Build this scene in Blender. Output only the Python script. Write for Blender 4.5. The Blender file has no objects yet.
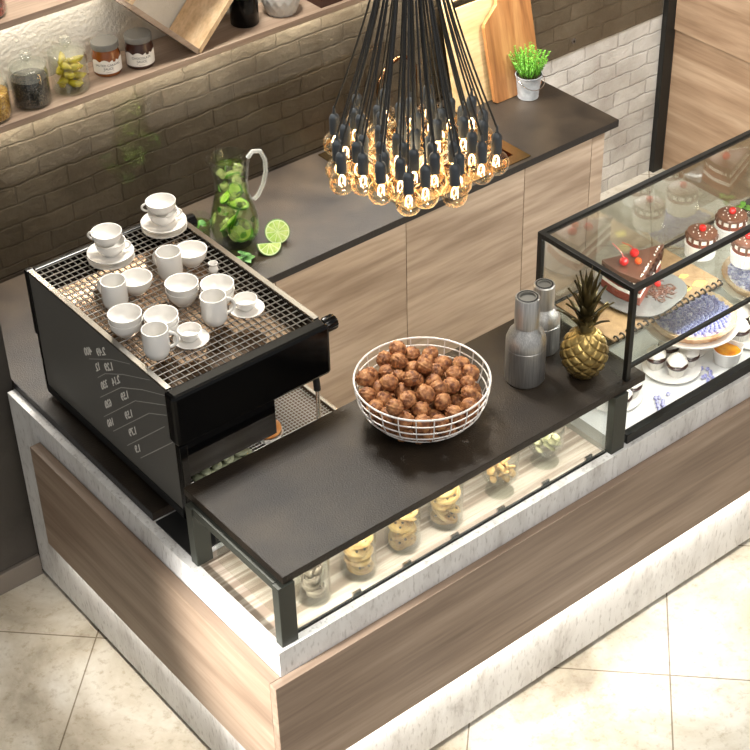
import bpy, bmesh, math, random
import numpy as np
from mathutils import Vector, Matrix, Euler, noise
random.seed(7)
C = bpy.context.scene.collection
PI = math.pi
V = Vector

# ------------------------------------------------------------------ materials
def nm(name):
    m = bpy.data.materials.new(name); m.use_nodes = True
    nt = m.node_tree; b = nt.nodes['Principled BSDF']
    return m, nt, b, nt.nodes, nt.links
def lin(c):
    return tuple(((x/255)/12.92 if x/255 <= .04045 else ((x/255+.055)/1.055)**2.4) for x in c)+(1,)
def plain(name, c, rough=.5, metal=0, coat=0, bump=0, bscale=80, sss=0, spec=.5):
    m, nt, b, N, L = nm(name)
    b.inputs['Base Color'].default_value = lin(c); b.inputs['Roughness'].default_value = rough
    b.inputs['Metallic'].default_value = metal; b.inputs['Coat Weight'].default_value = coat
    b.inputs['Specular IOR Level'].default_value = spec
    if sss: b.inputs['Subsurface Weight'].default_value = sss; b.inputs['Subsurface Scale'].default_value = .01
    if bump:
        tc = N.new('ShaderNodeTexCoord'); n = N.new('ShaderNodeTexNoise'); n.inputs['Scale'].default_value = bscale; n.inputs['Detail'].default_value = 4
        L.new(tc.outputs['Object'], n.inputs['Vector'])
        bp = N.new('ShaderNodeBump'); bp.inputs['Strength'].default_value = bump; bp.inputs['Distance'].default_value = .01
        L.new(n.outputs['Fac'], bp.inputs['Height']); L.new(bp.outputs['Normal'], b.inputs['Normal'])
    return m
def ramp(N, stops):
    r = N.new('ShaderNodeValToRGB'); e = r.color_ramp.elements
    while len(e) < len(stops): e.new(.5)
    for i, (p, c) in enumerate(stops): e[i].position = p; e[i].color = lin(c)
    return r
def noisy(name, stops, scale=(1, 1, 1), s=5, detail=6, rough=.5, bump=0, bdist=.01, dist=0, bs=None, coat=0, metal=0):
    m, nt, b, N, L = nm(name)
    tc = N.new('ShaderNodeTexCoord'); mp = N.new('ShaderNodeMapping'); mp.inputs['Scale'].default_value = scale
    L.new(tc.outputs['Object'], mp.inputs['Vector'])
    n = N.new('ShaderNodeTexNoise'); n.inputs['Scale'].default_value = s; n.inputs['Detail'].default_value = detail; n.inputs['Distortion'].default_value = dist
    L.new(mp.outputs['Vector'], n.inputs['Vector'])
    r = ramp(N, stops); L.new(n.outputs['Fac'], r.inputs['Fac']); L.new(r.outputs['Color'], b.inputs['Base Color'])
    b.inputs['Roughness'].default_value = rough; b.inputs['Coat Weight'].default_value = coat; b.inputs['Metallic'].default_value = metal
    if bump:
        n2 = n
        if bs:
            n2 = N.new('ShaderNodeTexNoise'); n2.inputs['Scale'].default_value = bs; n2.inputs['Detail'].default_value = 3; L.new(tc.outputs['Object'], n2.inputs['Vector'])
        bp = N.new('ShaderNodeBump'); bp.inputs['Strength'].default_value = bump; bp.inputs['Distance'].default_value = bdist
        L.new(n2.outputs['Fac'], bp.inputs['Height']); L.new(bp.outputs['Normal'], b.inputs['Normal'])
    return m
def wood(name, c0, c1, c2, scale, rough=.45, s=3.0, fine=14):
    """veneer: broad figure + fine grain, both stretched along the grain axis"""
    m, nt, b, N, L = nm(name)
    tc = N.new('ShaderNodeTexCoord'); mp = N.new('ShaderNodeMapping'); mp.inputs['Scale'].default_value = scale
    L.new(tc.outputs['Object'], mp.inputs['Vector'])
    a = N.new('ShaderNodeTexNoise'); a.inputs['Scale'].default_value = s; a.inputs['Detail'].default_value = 5; a.inputs['Distortion'].default_value = .6
    f = N.new('ShaderNodeTexNoise'); f.inputs['Scale'].default_value = fine; f.inputs['Detail'].default_value = 3
    L.new(mp.outputs['Vector'], a.inputs['Vector']); L.new(mp.outputs['Vector'], f.inputs['Vector'])
    r = ramp(N, [(.3, c0), (.5, c1), (.68, c2)]); L.new(a.outputs['Fac'], r.inputs['Fac'])
    r2 = ramp(N, [(.3, (226, 222, 218)), (.6, (255, 255, 255))]); L.new(f.outputs['Fac'], r2.inputs['Fac'])
    mx = N.new('ShaderNodeMix'); mx.data_type = 'RGBA'; mx.blend_type = 'MULTIPLY'; mx.inputs['Factor'].default_value = .8
    L.new(r.outputs['Color'], mx.inputs['A']); L.new(r2.outputs['Color'], mx.inputs['B']); L.new(mx.outputs['Result'], b.inputs['Base Color'])
    b.inputs['Roughness'].default_value = rough
    return m
def glassy(name, tint=(255, 255, 255), refl=.9, rough=.01, ior=1.45, face=0.0):
    """thin pane: clear, tinted, with Fresnel reflection"""
    m, nt, b, N, L = nm(name); N.remove(b)
    out = N['Material Output']
    t = N.new('ShaderNodeBsdfTransparent'); t.inputs['Color'].default_value = lin(tint)
    g = N.new('ShaderNodeBsdfGlossy'); g.inputs['Roughness'].default_value = rough; g.inputs['Color'].default_value = (refl, refl, refl, 1)
    # reflectance rises towards grazing, alike from both sides of the pane
    fr = N.new('ShaderNodeLayerWeight'); fr.inputs['Blend'].default_value = .5
    pw = N.new('ShaderNodeMath'); pw.operation = 'POWER'; pw.inputs[1].default_value = 3.5; L.new(fr.outputs['Facing'], pw.inputs[0])
    ma = N.new('ShaderNodeMath'); ma.operation = 'MULTIPLY_ADD'; ma.use_clamp = True; ma.inputs[1].default_value = .7; ma.inputs[2].default_value = (ior-1)*.14+face
    L.new(pw.outputs[0], ma.inputs[0]); fac = ma.outputs[0]; mx = N.new('ShaderNodeMixShader')
    L.new(fac, mx.inputs['Fac']); L.new(t.outputs['BSDF'], mx.inputs[1]); L.new(g.outputs['BSDF'], mx.inputs[2])
    L.new(mx.outputs['Shader'], out.inputs['Surface'])
    return m
def cloudy(name, c, amt, refl=.06):
    """cloudy clear stuff: part diffuse, part see-through, with a light gloss"""
    m, nt, b, N, L = nm(name); b.inputs['Base Color'].default_value = lin(c); b.inputs['Roughness'].default_value = .1
    t = N.new('ShaderNodeBsdfTransparent'); mx = N.new('ShaderNodeMixShader'); mx.inputs['Fac'].default_value = amt
    L.new(t.outputs['BSDF'], mx.inputs[1]); L.new(b.outputs['BSDF'], mx.inputs[2]); L.new(mx.outputs['Shader'], N['Material Output'].inputs['Surface']); return m
def emit(name, c, st):
    m, nt, b, N, L = nm(name); N.remove(b)
    e = N.new('ShaderNodeEmission'); e.inputs['Color'].default_value = lin(c); e.inputs['Strength'].default_value = st
    L.new(e.outputs['Emission'], N['Material Output'].inputs['Surface']); return m
def brick_mat(name, c1, c2, cm, rough=.75):
    m, nt, b, N, L = nm(name)
    tc = N.new('ShaderNodeTexCoord'); sp = N.new('ShaderNodeSeparateXYZ'); cb = N.new('ShaderNodeCombineXYZ')
    L.new(tc.outputs['Object'], sp.inputs['Vector']); L.new(sp.outputs['X'], cb.inputs['X']); L.new(sp.outputs['Z'], cb.inputs['Y'])
    wn = N.new('ShaderNodeTexNoise'); wn.inputs['Scale'].default_value = 9; wn.inputs['Detail'].default_value = 3; L.new(tc.outputs['Object'], wn.inputs['Vector'])
    va = N.new('ShaderNodeVectorMath'); va.operation = 'MULTIPLY_ADD'; va.inputs[1].default_value = (.035, .03, 0); L.new(wn.outputs['Color'], va.inputs[0]); L.new(cb.outputs['Vector'], va.inputs[2])
    br = N.new('ShaderNodeTexBrick'); br.inputs['Scale'].default_value = 1; br.inputs['Brick Width'].default_value = .25; br.inputs['Row Height'].default_value = .092
    br.inputs['Mortar Size'].default_value = .006; br.inputs['Mortar Smooth'].default_value = .6; br.inputs['Bias'].default_value = 0
    br.inputs['Color1'].default_value = lin(c1); br.inputs['Color2'].default_value = lin(c2); br.inputs['Mortar'].default_value = lin(cm)
    L.new(va.outputs['Vector'], br.inputs['Vector'])
    n = N.new('ShaderNodeTexNoise'); n.inputs['Scale'].default_value = 22; n.inputs['Detail'].default_value = 8; n.inputs['Roughness'].default_value = .65; L.new(tc.outputs['Object'], n.inputs['Vector'])
    n3 = N.new('ShaderNodeTexNoise'); n3.inputs['Scale'].default_value = 5; n3.inputs['Detail'].default_value = 5; L.new(tc.outputs['Object'], n3.inputs['Vector'])
    r = ramp(N, [(.3, (212, 208, 204)), (.65, (255, 255, 255))]); L.new(n3.outputs['Fac'], r.inputs['Fac'])
    mx = N.new('ShaderNodeMix'); mx.data_type = 'RGBA'; mx.blend_type = 'MULTIPLY'; mx.inputs['Factor'].default_value = 1
    L.new(br.outputs['Color'], mx.inputs['A']); L.new(r.outputs['Color'], mx.inputs['B']); L.new(mx.outputs['Result'], b.inputs['Base Color'])
    ad = N.new('ShaderNodeMath'); ad.operation = 'MULTIPLY_ADD'; ad.inputs[1].default_value = -.75; L.new(br.outputs['Fac'], ad.inputs[0])
    sc = N.new('ShaderNodeMath'); sc.operation = 'ADD'; L.new(n.outputs['Fac'], sc.inputs[0]); L.new(n3.outputs['Fac'], sc.inputs[1]); L.new(sc.outputs[0], ad.inputs[2])
    bp = N.new('ShaderNodeBump'); bp.inputs['Strength'].default_value = .7; bp.inputs['Distance'].default_value = .016
    L.new(ad.outputs[0], bp.inputs['Height']); L.new(bp.outputs['Normal'], b.inputs['Normal']); b.inputs['Roughness'].default_value = rough
    return m
def floor_mat():
    m, nt, b, N, L = nm('floor_tiles')
    tc = N.new('ShaderNodeTexCoord'); mp = N.new('ShaderNodeMapping')
    # tiles laid at 45 degrees to the counter, 0.785 m square
    mp.inputs['Rotation'].default_value = (0, 0, PI/4)
    L.new(tc.outputs['Object'], mp.inputs['Vector'])
    br = N.new('ShaderNodeTexBrick'); br.offset = 0; br.squash = 1
    s = .785
    for k, v in (('Scale', 1), ('Brick Width', s), ('Row Height', s), ('Mortar Size', .0035), ('Mortar Smooth', .2), ('Bias', 0)): br.inputs[k].default_value = v
    br.inputs['Color1'].default_value = lin((212, 207, 196)); br.inputs['Color2'].default_value = lin((217, 213, 203)); br.inputs['Mortar'].default_value = lin((140, 130, 112))
    L.new(mp.outputs['Vector'], br.inputs['Vector'])
    n = N.new('ShaderNodeTexNoise'); n.inputs['Scale'].default_value = 1.7; n.inputs['Detail'].default_value = 10; n.inputs['Roughness'].default_value = .62; n.inputs['Distortion'].default_value = .5
    L.new(tc.outputs['Object'], n.inputs['Vector'])
    r = ramp(N, [(.36, (170, 160, 145)), (.48, (216, 209, 197)), (.62, (250, 250, 250))]); L.new(n.outputs['Fac'], r.inputs['Fac'])
    n2 = N.new('ShaderNodeTexNoise'); n2.inputs['Scale'].default_value = 24; n2.inputs['Detail'].default_value = 6; n2.inputs['Roughness'].default_value = .7; L.new(tc.outputs['Object'], n2.inputs['Vector'])
    r2 = ramp(N, [(.3, (214, 206, 194)), (.48, (255, 255, 255))]); L.new(n2.outputs['Fac'], r2.inputs['Fac'])
    o = br.outputs['Color']
    for rr in (r, r2):
        mx = N.new('ShaderNodeMix'); mx.data_type = 'RGBA'; mx.blend_type = 'MULTIPLY'; mx.inputs['Factor'].default_value = .9
        L.new(o, mx.inputs['A']); L.new(rr.outputs['Color'], mx.inputs['B']); o = mx.outputs['Result']
    L.new(o, b.inputs['Base Color']); b.inputs['Roughness'].default_value = .45
    return m
def stone_mat():
    m, nt, b, N, L = nm('travertine')
    tc = N.new('ShaderNodeTexCoord'); mp = N.new('ShaderNodeMapping'); mp.inputs['Scale'].default_value = (1.6, 1.6, .5)
    L.new(tc.outputs['Object'], mp.inputs['Vector'])
    n = N.new('ShaderNodeTexNoise'); n.inputs['Scale'].default_value = 5; n.inputs['Detail'].default_value = 8; n.inputs['Roughness'].default_value = .66; n.inputs['Distortion'].default_value = .4
    L.new(mp.outputs['Vector'], n.inputs['Vector'])
    r = ramp(N, [(.3, (178, 172, 167)), (.42, (214, 211, 207)), (.55, (228, 226, 223))]); L.new(n.outputs['Fac'], r.inputs['Fac'])
    n2 = N.new('ShaderNodeTexNoise'); n2.inputs['Scale'].default_value = 45; n2.inputs['Detail'].default_value = 5; L.new(mp.outputs['Vector'], n2.inputs['Vector'])
    r2 = ramp(N, [(.3, (205, 202, 199)), (.45, (255, 255, 255))]); L.new(n2.outputs['Fac'], r2.inputs['Fac'])
    mx = N.new('ShaderNodeMix'); mx.data_type = 'RGBA'; mx.blend_type = 'MULTIPLY'; mx.inputs['Factor'].default_value = .8
    L.new(r.outputs['Color'], mx.inputs['A']); L.new(r2.outputs['Color'], mx.inputs['B']); L.new(mx.outputs['Result'], b.inputs['Base Color'])
    b.inputs['Roughness'].default_value = .55
    return m
def stripes_mat(name, c0, c1, scale):
    return noisy(name, [(.38, c0), (.5, c1), (.62, c0)], scale=scale, s=4, detail=3, rough=.35)

M = {}
M['floor'] = floor_mat(); M['stone'] = stone_mat()
M['plaster'] = noisy('cream_plaster', [(.3, (206, 200, 186)), (.7, (226, 221, 208))], s=5, rough=.85, bump=.5, bdist=.012, bs=60)
M['brick'] = brick_mat('painted_brick', (196, 192, 184), (176, 172, 165), (170, 166, 159))
M['dark_wall'] = noisy('dark_plaster', [(.35, (58, 53, 48)), (.6, (74, 69, 63))], s=4, detail=7, rough=.8, bump=.2, bs=30)
M['wood_x'] = wood('greige_veneer_x', (126, 106, 90), (150, 129, 111), (168, 147, 128), (.25, 4, 4))
M['wood_y'] = wood('greige_veneer_y', (130, 110, 93), (154, 133, 114), (172, 152, 133), (4, .25, 4))
M['wood_cab'] = wood('cabinet_veneer', (150, 132, 115), (180, 162, 144), (198, 181, 163), (.3, 3.4, 3.4), s=2.6)
M['wood_wall'] = wood('wall_veneer', (146, 119, 94), (170, 143, 117), (186, 161, 135), (4, .3, 4), s=2.2)
M['wood_shelf'] = wood('shelf_wood', (132, 112, 96), (152, 131, 113), (166, 146, 128), (.4, 6, 6))
M['board_light'] = wood('pale_maple', (192, 160, 110), (208, 178, 130), (218, 192, 148), (.6, 5, 5), s=2.5)
M['board_dark'] = wood('olive_wood', (114, 70, 36), (156, 106, 60), (178, 130, 80), (6, 6, .5), s=2.5)
M['rack_wood'] = wood('pine_light', (196, 164, 124), (210, 180, 142), (222, 196, 160), (5, 5, .5))
M['deck'] = stripes_mat('striped_deck_wood', (150, 132, 116), (206, 192, 176), (.25, 6, 6))
M['top'] = noisy('leathered_granite', [(.3, (26, 21, 17)), (.5, (42, 35, 28)), (.7, (56, 47, 37))], s=5, detail=8, rough=.42, bump=.6, bdist=.003, bs=170)
M['top'].node_tree.nodes['Principled BSDF'].inputs['Specular IOR Level'].default_value = .32
M['top_edge'] = plain('granite_edge', (34, 32, 32), .5, bump=.2)
M['metal_gg'] = plain('grey_green_steel', (58, 60, 54), .45, .3)
M['black_frame'] = plain('black_frame', (30, 30, 28), .4, .3)
M['black'] = plain('black_gloss', (7, 7, 7), .2, spec=.22)
M['black_matte'] = plain('black_matte', (18, 18, 18), .6)
M['plinth'] = plain('plinth_grey', (70, 72, 74), .4)
M['machine_side'] = plain('machine_side_grey', (104, 102, 97), .42, .1, bump=.05, bscale=300)
M['steel'] = plain('steel', (190, 185, 178), .22, 1)
M['brushed'] = noisy('brushed_steel', [(.3, (160, 158, 155)), (.7, (205, 203, 199))], scale=(40, 40, 1), s=8, rough=.34, metal=.8, bump=.1)
M['mirror'] = plain('polished_tray', (170, 150, 132), .12, 1)
M['porcelain'] = plain('porcelain', (232, 229, 224), .22, coat=.3)
M['white_wire'] = plain('white_wire', (235, 230, 224), .35)
M['walnut'] = noisy('walnut_shell', [(.36, (108, 64, 38)), (.48, (156, 102, 62)), (.64, (190, 136, 88))], s=46, detail=4, rough=.6, bump=.6, bdist=.006)
M['gold'] = noisy('antique_gold', [(.35, (96, 76, 40)), (.6, (176, 150, 92))], s=12, rough=.34, metal=.85)
M['gold_leaf'] = noisy('antique_gold_dark', [(.35, (40, 36, 22)), (.65, (112, 98, 60))], s=10, rough=.4, metal=.7)
M['cherry'] = plain('cherry', (200, 16, 18), .12, coat=.6); M['orange_berry'] = plain('orange_berry', (222, 84, 22), .2, coat=.4)
M['choc'] = plain('chocolate', (98, 62, 47), .28, coat=.3, bump=.1, bscale=40); M['choc_dark'] = plain('dark_chocolate', (56, 28, 20), .3, coat=.3)
M['cream'] = plain('cream', (246, 240, 230), .45, bump=.3, bscale=60); M['sponge'] = plain('red_sponge', (128, 60, 44), .8, bump=.5, bscale=120)
M['blueberry'] = noisy('blueberry', [(.35, (104, 106, 168)), (.55, (176, 176, 216)), (.7, (226, 226, 242))], s=60, detail=2, rough=.5)
M['crust'] = noisy('pie_crust', [(.35, (206, 152, 106)), (.6, (240, 208, 172))], s=14, rough=.6)
M['tart_cream'] = noisy('violet_cream', [(.4, (160, 150, 210)), (.52, (232, 228, 244)), (.65, (246, 244, 250))], s=40, detail=3, rough=.5)
M['plate_grey'] = plain('grey_glaze', (112, 112, 110), .2, coat=.4); M['plate_dark'] = plain('dark_glaze', (62, 64, 66), .2, coat=.4)
M['kraft'] = noisy('kraft_paper', [(.3, (128, 100, 70)), (.7, (152, 124, 90))], s=30, rough=.8); M['yellow_print'] = plain('yellow_print', (206, 186, 92), .7)
M['orange_jam'] = noisy('orange_jam', [(.4, (196, 112, 10)), (.6, (232, 168, 30))], s=18, rough=.15, coat=.6)
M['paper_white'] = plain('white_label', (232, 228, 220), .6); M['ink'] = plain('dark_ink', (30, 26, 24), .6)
M['zinc'] = noisy('zinc', [(.35, (148, 152, 156)), (.65, (186, 190, 194))], s=25, rough=.4, metal=.4)
M['leaf'] = noisy('leaf_green', [(.3, (60, 118, 30)), (.7, (112, 172, 52))], s=30, rough=.5); M['mint'] = noisy('mint_leaf', [(.3, (44, 92, 40)), (.7, (104, 150, 84))], s=30, rough=.5)
M['soil'] = plain('soil', (48, 34, 24), .9, bump=.6)
M['lime_skin'] = plain('lime_skin', (74, 136, 34), .35); M['lime_flesh'] = noisy('lime_flesh', [(.3, (150, 196, 70)), (.6, (206, 228, 140))], s=40, rough=.25, coat=.4); M['lime_pith'] = plain('lime_pith', (222, 236, 186), .5)
M['glass'] = glassy('clear_glass', (250, 252, 250), ior=1.3); M['pane'] = glassy('case_pane', (246, 248, 246), ior=1.3, refl=.8)
M['pane_back'] = glassy('case_back_pane', (240, 242, 240), ior=1.3, refl=.95, face=.10)
M['splash'] = glassy('smoked_glass', (212, 208, 201), ior=1.3, refl=.8)
M['bulb_glass'] = glassy('amber_bulb_glass', (253, 242, 222), ior=1.45, refl=1, face=.03)
M['filament'] = emit('hot_filament', (255, 230, 188), 15)
M['socket'] = plain('slate_socket', (54, 60, 66), .5, bump=.1); M['brass'] = plain('brass', (170, 130, 76), .3, 1); M['cord'] = plain('black_cord', (26, 27, 28), .6)
M['water'] = glassy('lime_water', (226, 234, 196), ior=1.2, refl=.8)
M['ice'] = cloudy('ice', (228, 232, 196), .22)
M['cookie'] = noisy('cookie_dough', [(.35, (160, 116, 64)), (.65, (204, 166, 104))], s=22, rough=.75, bump=.3); M['choc_chip'] = plain('chip', (44, 26, 18), .4)
M['wafer'] = noisy('cocoa_wafer', [(.35, (98, 82, 70)), (.65, (160, 142, 124))], scale=(1, 1, 5), s=20, rough=.6)
M['herb'] = noisy('dried_biscuit', [(.35, (142, 132, 88)), (.65, (206, 198, 158))], s=25, rough=.7)
M['pepper'] = noisy('peppercorns', [(.35, (18, 16, 16)), (.55, (56, 52, 50)), (.75, (120, 100, 80))], s=160, detail=2, rough=.6, bump=1, bdist=.01)
M['lentil'] = noisy('golden_seed', [(.35, (150, 100, 30)), (.65, (216, 170, 78))], s=120, detail=2, rough=.6, bump=1, bdist=.01)
M['redbean'] = noisy('red_bean', [(.35, (84, 18, 14)), (.65, (160, 52, 36))], s=90, detail=2, rough=.4, bump=1, bdist=.01)
M['pasta'] = noisy('yellow_shell', [(.35, (150, 130, 10)), (.65, (228, 208, 60))], s=20, rough=.4)
M['caramel'] = plain('caramel', (130, 70, 26), .2, coat=.5); M['lid_grey'] = plain('grey_lid', (112, 110, 104), .45)
M['vase'] = plain('grey_ceramic', (176, 172, 166), .6); M['copper'] = plain('brown_copper', (92, 44, 22), .2, .8); M['bronze'] = plain('bronze', (120, 84, 56), .22, 1)
M['box_brown'] = plain('brown_box', (62, 34, 24), .5)
M['reflection_pebble'] = noisy('grey_green_reflection', [(.35, (104, 108, 86)), (.65, (156, 160, 132))], s=18, rough=.5)
M['bun'] = noisy('reflected_bun_crust', [(.35, (168, 104, 48)), (.65, (206, 150, 86))], s=14, rough=.45)
M['smoke_panel'] = plain('black_glass_screen', (8, 8, 9), .08, spec=.3)
M['led'] = emit('led_strip', (255, 240, 214), 14)
M['reflection_marks'] = plain('marks', (196, 194, 186), .5); M['rack_wire'] = plain('rack_wire', (150, 146, 140), .35, .8); M['tray_brown'] = plain('tray_brown', (96, 78, 64), .3, .7)
M['dim_reflection_pebble'] = M['reflection_pebble']

# ------------------------------------------------------------------ mesh helpers
def box(bm, x0, x1, y0, y1, z0, z1, rot=None, piv=None):
    vs = [bm.verts.new((x, y, z)) for x in (x0, x1) for y in (y0, y1) for z in (z0, z1)]
    for f in ((0, 1, 3, 2), (4, 6, 7, 5), (0, 4, 5, 1), (2, 3, 7, 6), (0, 2, 6, 4), (1, 5, 7, 3)): bm.faces.new([vs[i] for i in f])
    if rot: bmesh.ops.rotate(bm, verts=vs, cent=piv or (0, 0, 0), matrix=rot)
    return vs
def lathe(bm, prof, seg=32, c=(0, 0, 0), closed=False, rib=0, nrib=0):
    rows = []
    for r, z in prof:
        if r <= 1e-6: rows.append([bm.verts.new((c[0], c[1], c[2]+z))]); continue
        rows.append([bm.verts.new((c[0]+(r+(rib if (nrib and i % 2) else 0))*math.cos(2*PI*i/seg), c[1]+(r+(rib if (nrib and i % 2) else 0))*math.sin(2*PI*i/seg), c[2]+z)) for i in range(seg)])
    n = len(rows)
    for k in range(n if closed else n-1):
        a, b = rows[k], rows[(k+1) % n]
        if len(a) == 1 and len(b) == 1: continue
        for i in range(seg):
            j = (i+1) % seg
            if len(a) == 1: bm.faces.new((a[0], b[i], b[j])) if True else 0
            elif len(b) == 1: bm.faces.new((a[i], a[j], b[0]))
            else: bm.faces.new((a[i], a[j], b[j], b[i]))
    bmesh.ops.recalc_face_normals(bm, faces=bm.faces[:])
def tube(bm, pts, r, seg=8, closed=False, cap=True):
    pts = [V(p) for p in pts]; n = len(pts); rows = []; rr = r if isinstance(r, (list, tuple)) else [r]*n
    up = None
    for i, p in enumerate(pts):
        if closed: t = pts[(i+1) % n]-pts[i-1]
        else: t = pts[min(i+1, n-1)]-pts[max(i-1, 0)]
        t.normalize()
        if up is None: up = t.orthogonal().normalized()
        up = (up-t*up.dot(t)).normalized(); s = t.cross(up)
        rows.append([bm.verts.new(p+(up*math.cos(2*PI*k/seg)+s*math.sin(2*PI*k/seg))*rr[i]) for k in range(seg)])
    for i in range(n if closed else n-1):
        a, b = rows[i], rows[(i+1) % n]
        for k in range(seg): bm.faces.new((a[k], a[(k+1) % seg], b[(k+1) % seg], b[k]))
    if cap and not closed: bm.faces.new(rows[0][::-1]); bm.faces.new(rows[-1])
def ball(bm, c, r, sub=2, sc=(1, 1, 1), rot=None):
    mt = Matrix.Translation(c) @ (rot.to_4x4() if rot else Matrix()) @ Matrix.Diagonal((sc[0], sc[1], sc[2], 1))
    return bmesh.ops.create_icosphere(bm, subdivisions=sub, radius=r, matrix=mt)['verts']
def prism(bm, poly, z0, z1):
    a = [bm.verts.new((x, y, z0)) for x, y in poly]; b = [bm.verts.new((x, y, z1)) for x, y in poly]
    bm.faces.new(a[::-1]); bm.faces.new(b)
    for i in range(len(poly)): j = (i+1) % len(poly); bm.faces.new((a[i], a[j], b[j], b[i]))
    bmesh.ops.recalc_face_normals(bm, faces=bm.faces[:])
def BM(): return bmesh.new()

def obj(name, bm, mat, parent=None, smooth=False, bevel=0, shift=None):
    """ONE mesh object; shift = the thing's base, when the shapes were given in room coordinates"""
    me = bpy.data.meshes.new(name)
    bmesh.ops.recalc_face_normals(bm, faces=bm.faces[:])
    if shift is not None: bmesh.ops.translate(bm, verts=bm.verts[:], vec=-V(shift))
    bm.to_mesh(me); bm.free()
    if smooth:
        for p in me.polygons: p.use_smooth = True
        try: me.set_sharp_from_angle(angle=math.radians(40))
        except Exception: pass
    me.materials.append(M[mat] if isinstance(mat, str) else mat)
    o = bpy.data.objects.new(name, me); C.objects.link(o)
    if parent: o.parent = parent
    if bevel:
        b = o.modifiers.new('bevel', 'BEVEL'); b.width = bevel; b.segments = 2; b.limit_method = 'ANGLE'
    return o
def thing(name, label, cat, loc=(0, 0, 0), rz=0, group=None):
    o = bpy.data.objects.new(name, None); o.empty_display_size = .05; C.objects.link(o)
    o.location = loc; o.rotation_euler = (0, 0, rz); return tag(o, label, cat, group)
def tag(o, label, cat, group=None):
    o['label'] = label; o['category'] = cat
    if group: o['group'] = group
    return o
def struct(name, bm, mat, **k):
    o = obj(name, bm, mat, **k); o['kind'] = 'structure'; return o
def dup(o, loc=None, rot=None, label=None, parent=None, scale=None):
    c = o.copy(); C.objects.link(c)
    if parent: c.parent = parent
    if loc is not None: c.location = loc
    if rot is not None: c.rotation_euler = rot
    if scale is not None: c.scale = (scale,)*3
    if label: c['label'] = label
    for ch in list(o.children): dup(ch, parent=c)
    return c
def bx(name, b6, mat, parent, shift=(0, 0, 0), bevel=0):
    bm = BM(); box(bm, *b6); return obj(name, bm, mat, parent, bevel=bevel, shift=shift)
def text(name, body, size, mat, parent, mtx, ext=.0006, fat=.0):
    cu = bpy.data.curves.new('lettering', 'FONT'); cu.body = body; cu.size = size; cu.extrude = ext; cu.offset = fat; cu.align_x = 'CENTER'; cu.align_y = 'CENTER'
    t = bpy.data.objects.new('lettering', cu); C.objects.link(t)
    dg = bpy.context.evaluated_depsgraph_get(); me = bpy.data.meshes.new_from_object(t.evaluated_get(dg))
    bpy.data.objects.remove(t); me.name = name; me.transform(mtx); me.materials.clear(); me.materials.append(M[mat])
    o = bpy.data.objects.new(name, me); C.objects.link(o); o.parent = parent; return o

# ------------------------------------------------------------------ the room
WY = 2.5; HT = 5.9
bm = BM(); box(bm, -3.2, 4.62, -4.2, 2.62, -.05, 0)
# tile joints: shift so a joint crossing falls where it does beside the counter
o = struct('floor', bm, 'floor')
mpn = [n for n in M['floor'].node_tree.nodes if n.type == 'MAPPING'][0]
# rotated coords: u=(x-y)/sqrt2, v=(x+y)/sqrt2 ; joints at v=1.333/sqrt2, u=1.953/sqrt2
mpn.inputs['Location'].default_value = (-(1.953/math.sqrt(2)) % .785, -(1.333/math.sqrt(2)) % .785, 0)
bm = BM(); box(bm, -.3, 4.62, WY, WY+.12, 0, 1.87); struct('wall_back', bm, 'brick')
bm = BM(); box(bm, -.3, 4.62, WY, WY+.12, 1.87, HT); struct('wall_back_upper', bm, 'plaster')
bm = BM(); box(bm, -3.2, .035, 1.85, WY+.12, 0, HT); struct('wall_left', bm, 'dark_wall')
bm = BM(); box(bm, 4.53, 4.62, -1.5, WY, 0, HT); struct('wall_right', bm, 'wood_wall')
bm = BM(); box(bm, -3.2, 4.62, -4.2, 2.62, HT, HT+.1); struct('ceiling', bm, plain('ceiling_paint', (225, 222, 216), .8))
bm = BM(); box(bm, -3.2, 0, 1.83, 1.85, 0, .11); struct('baseboard_left', bm, plain('skirting', (112, 104, 96), .5), bevel=.004)
t = bx('wall_panel', (4.512, 4.53, -1.5, 2.46, .90, 2.6), 'wood_wall', None, bevel=.003); tag(t, 'thick upper veneer board with a shadow line below, fixed on the wooden side wall', 'wall panel')
t = bx('steel_column', (4.448, 4.528, 2.462, WY-.001, 0, 3.4), 'black_frame', None, bevel=.004); tag(t, 'tall black steel column in the corner between white brick and wooden wall', 'column')
bm = BM(); box(bm, .04, 3.362, WY-.014, WY-.004, 1.051, 1.855); box(bm, 3.362, 4.435, WY-.014, WY-.004, 1.005, 1.855); t = obj('glass_splashback', bm, 'splash'); tag(t, 'smoked glass splashback covering the brick above the rear worktop', 'splashback')

# ------------------------------------------------------------------ front counter
t = thing('service_counter', 'L-shaped pale stone service counter with protruding greige wood panels', 'counter')
bm = BM(); box(bm, 0, 4.4, 0, .56, .03, .955); box(bm, 0, .74, .56, 1.83, .03, .998)
box(bm, 0, 4.4, 0, .034, .955, 1.0); box(bm, 0, .034, .034, .56, .955, 1.0)
obj('stone_body', bm, 'stone', t)
bx('plinth', (.03, 4.4, .03, .5, 0, .03), 'plinth', t); bx('plinth', (.03, .7, .5, 1.83, 0, .03), 'plinth', t)
bx('wood_panel', (-.048, 4.4, -.036, -.002, .381, .89), 'wood_x', t, bevel=.002)
bx('wood_panel', (-.048, -.002, -.001, 1.6, .375, .89), 'wood_y', t, bevel=.002)
o = bx('led_strip', (-.03, 4.38, -.024, -.012, .369, .374), 'led', t); o['label'] = 'warm lit strip under the wood'
o = bx('led_strip', (-.022, -.01, 0, 1.58, .369, .374), 'led', t); o['label'] = 'warm lit strip under the wood'
bx('display_deck', (.036, 1.6, .036, .555, .956, .985), 'deck', t)
bx('case_deck', (1.6, 4.3, .036, .555, .956, 1.0), plain('white_marble', (222, 222, 220), .3), t)
o = bx('black_inlay', (.036, .735, .565, .80, .999, 1.006), 'black_matte', t)

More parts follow.
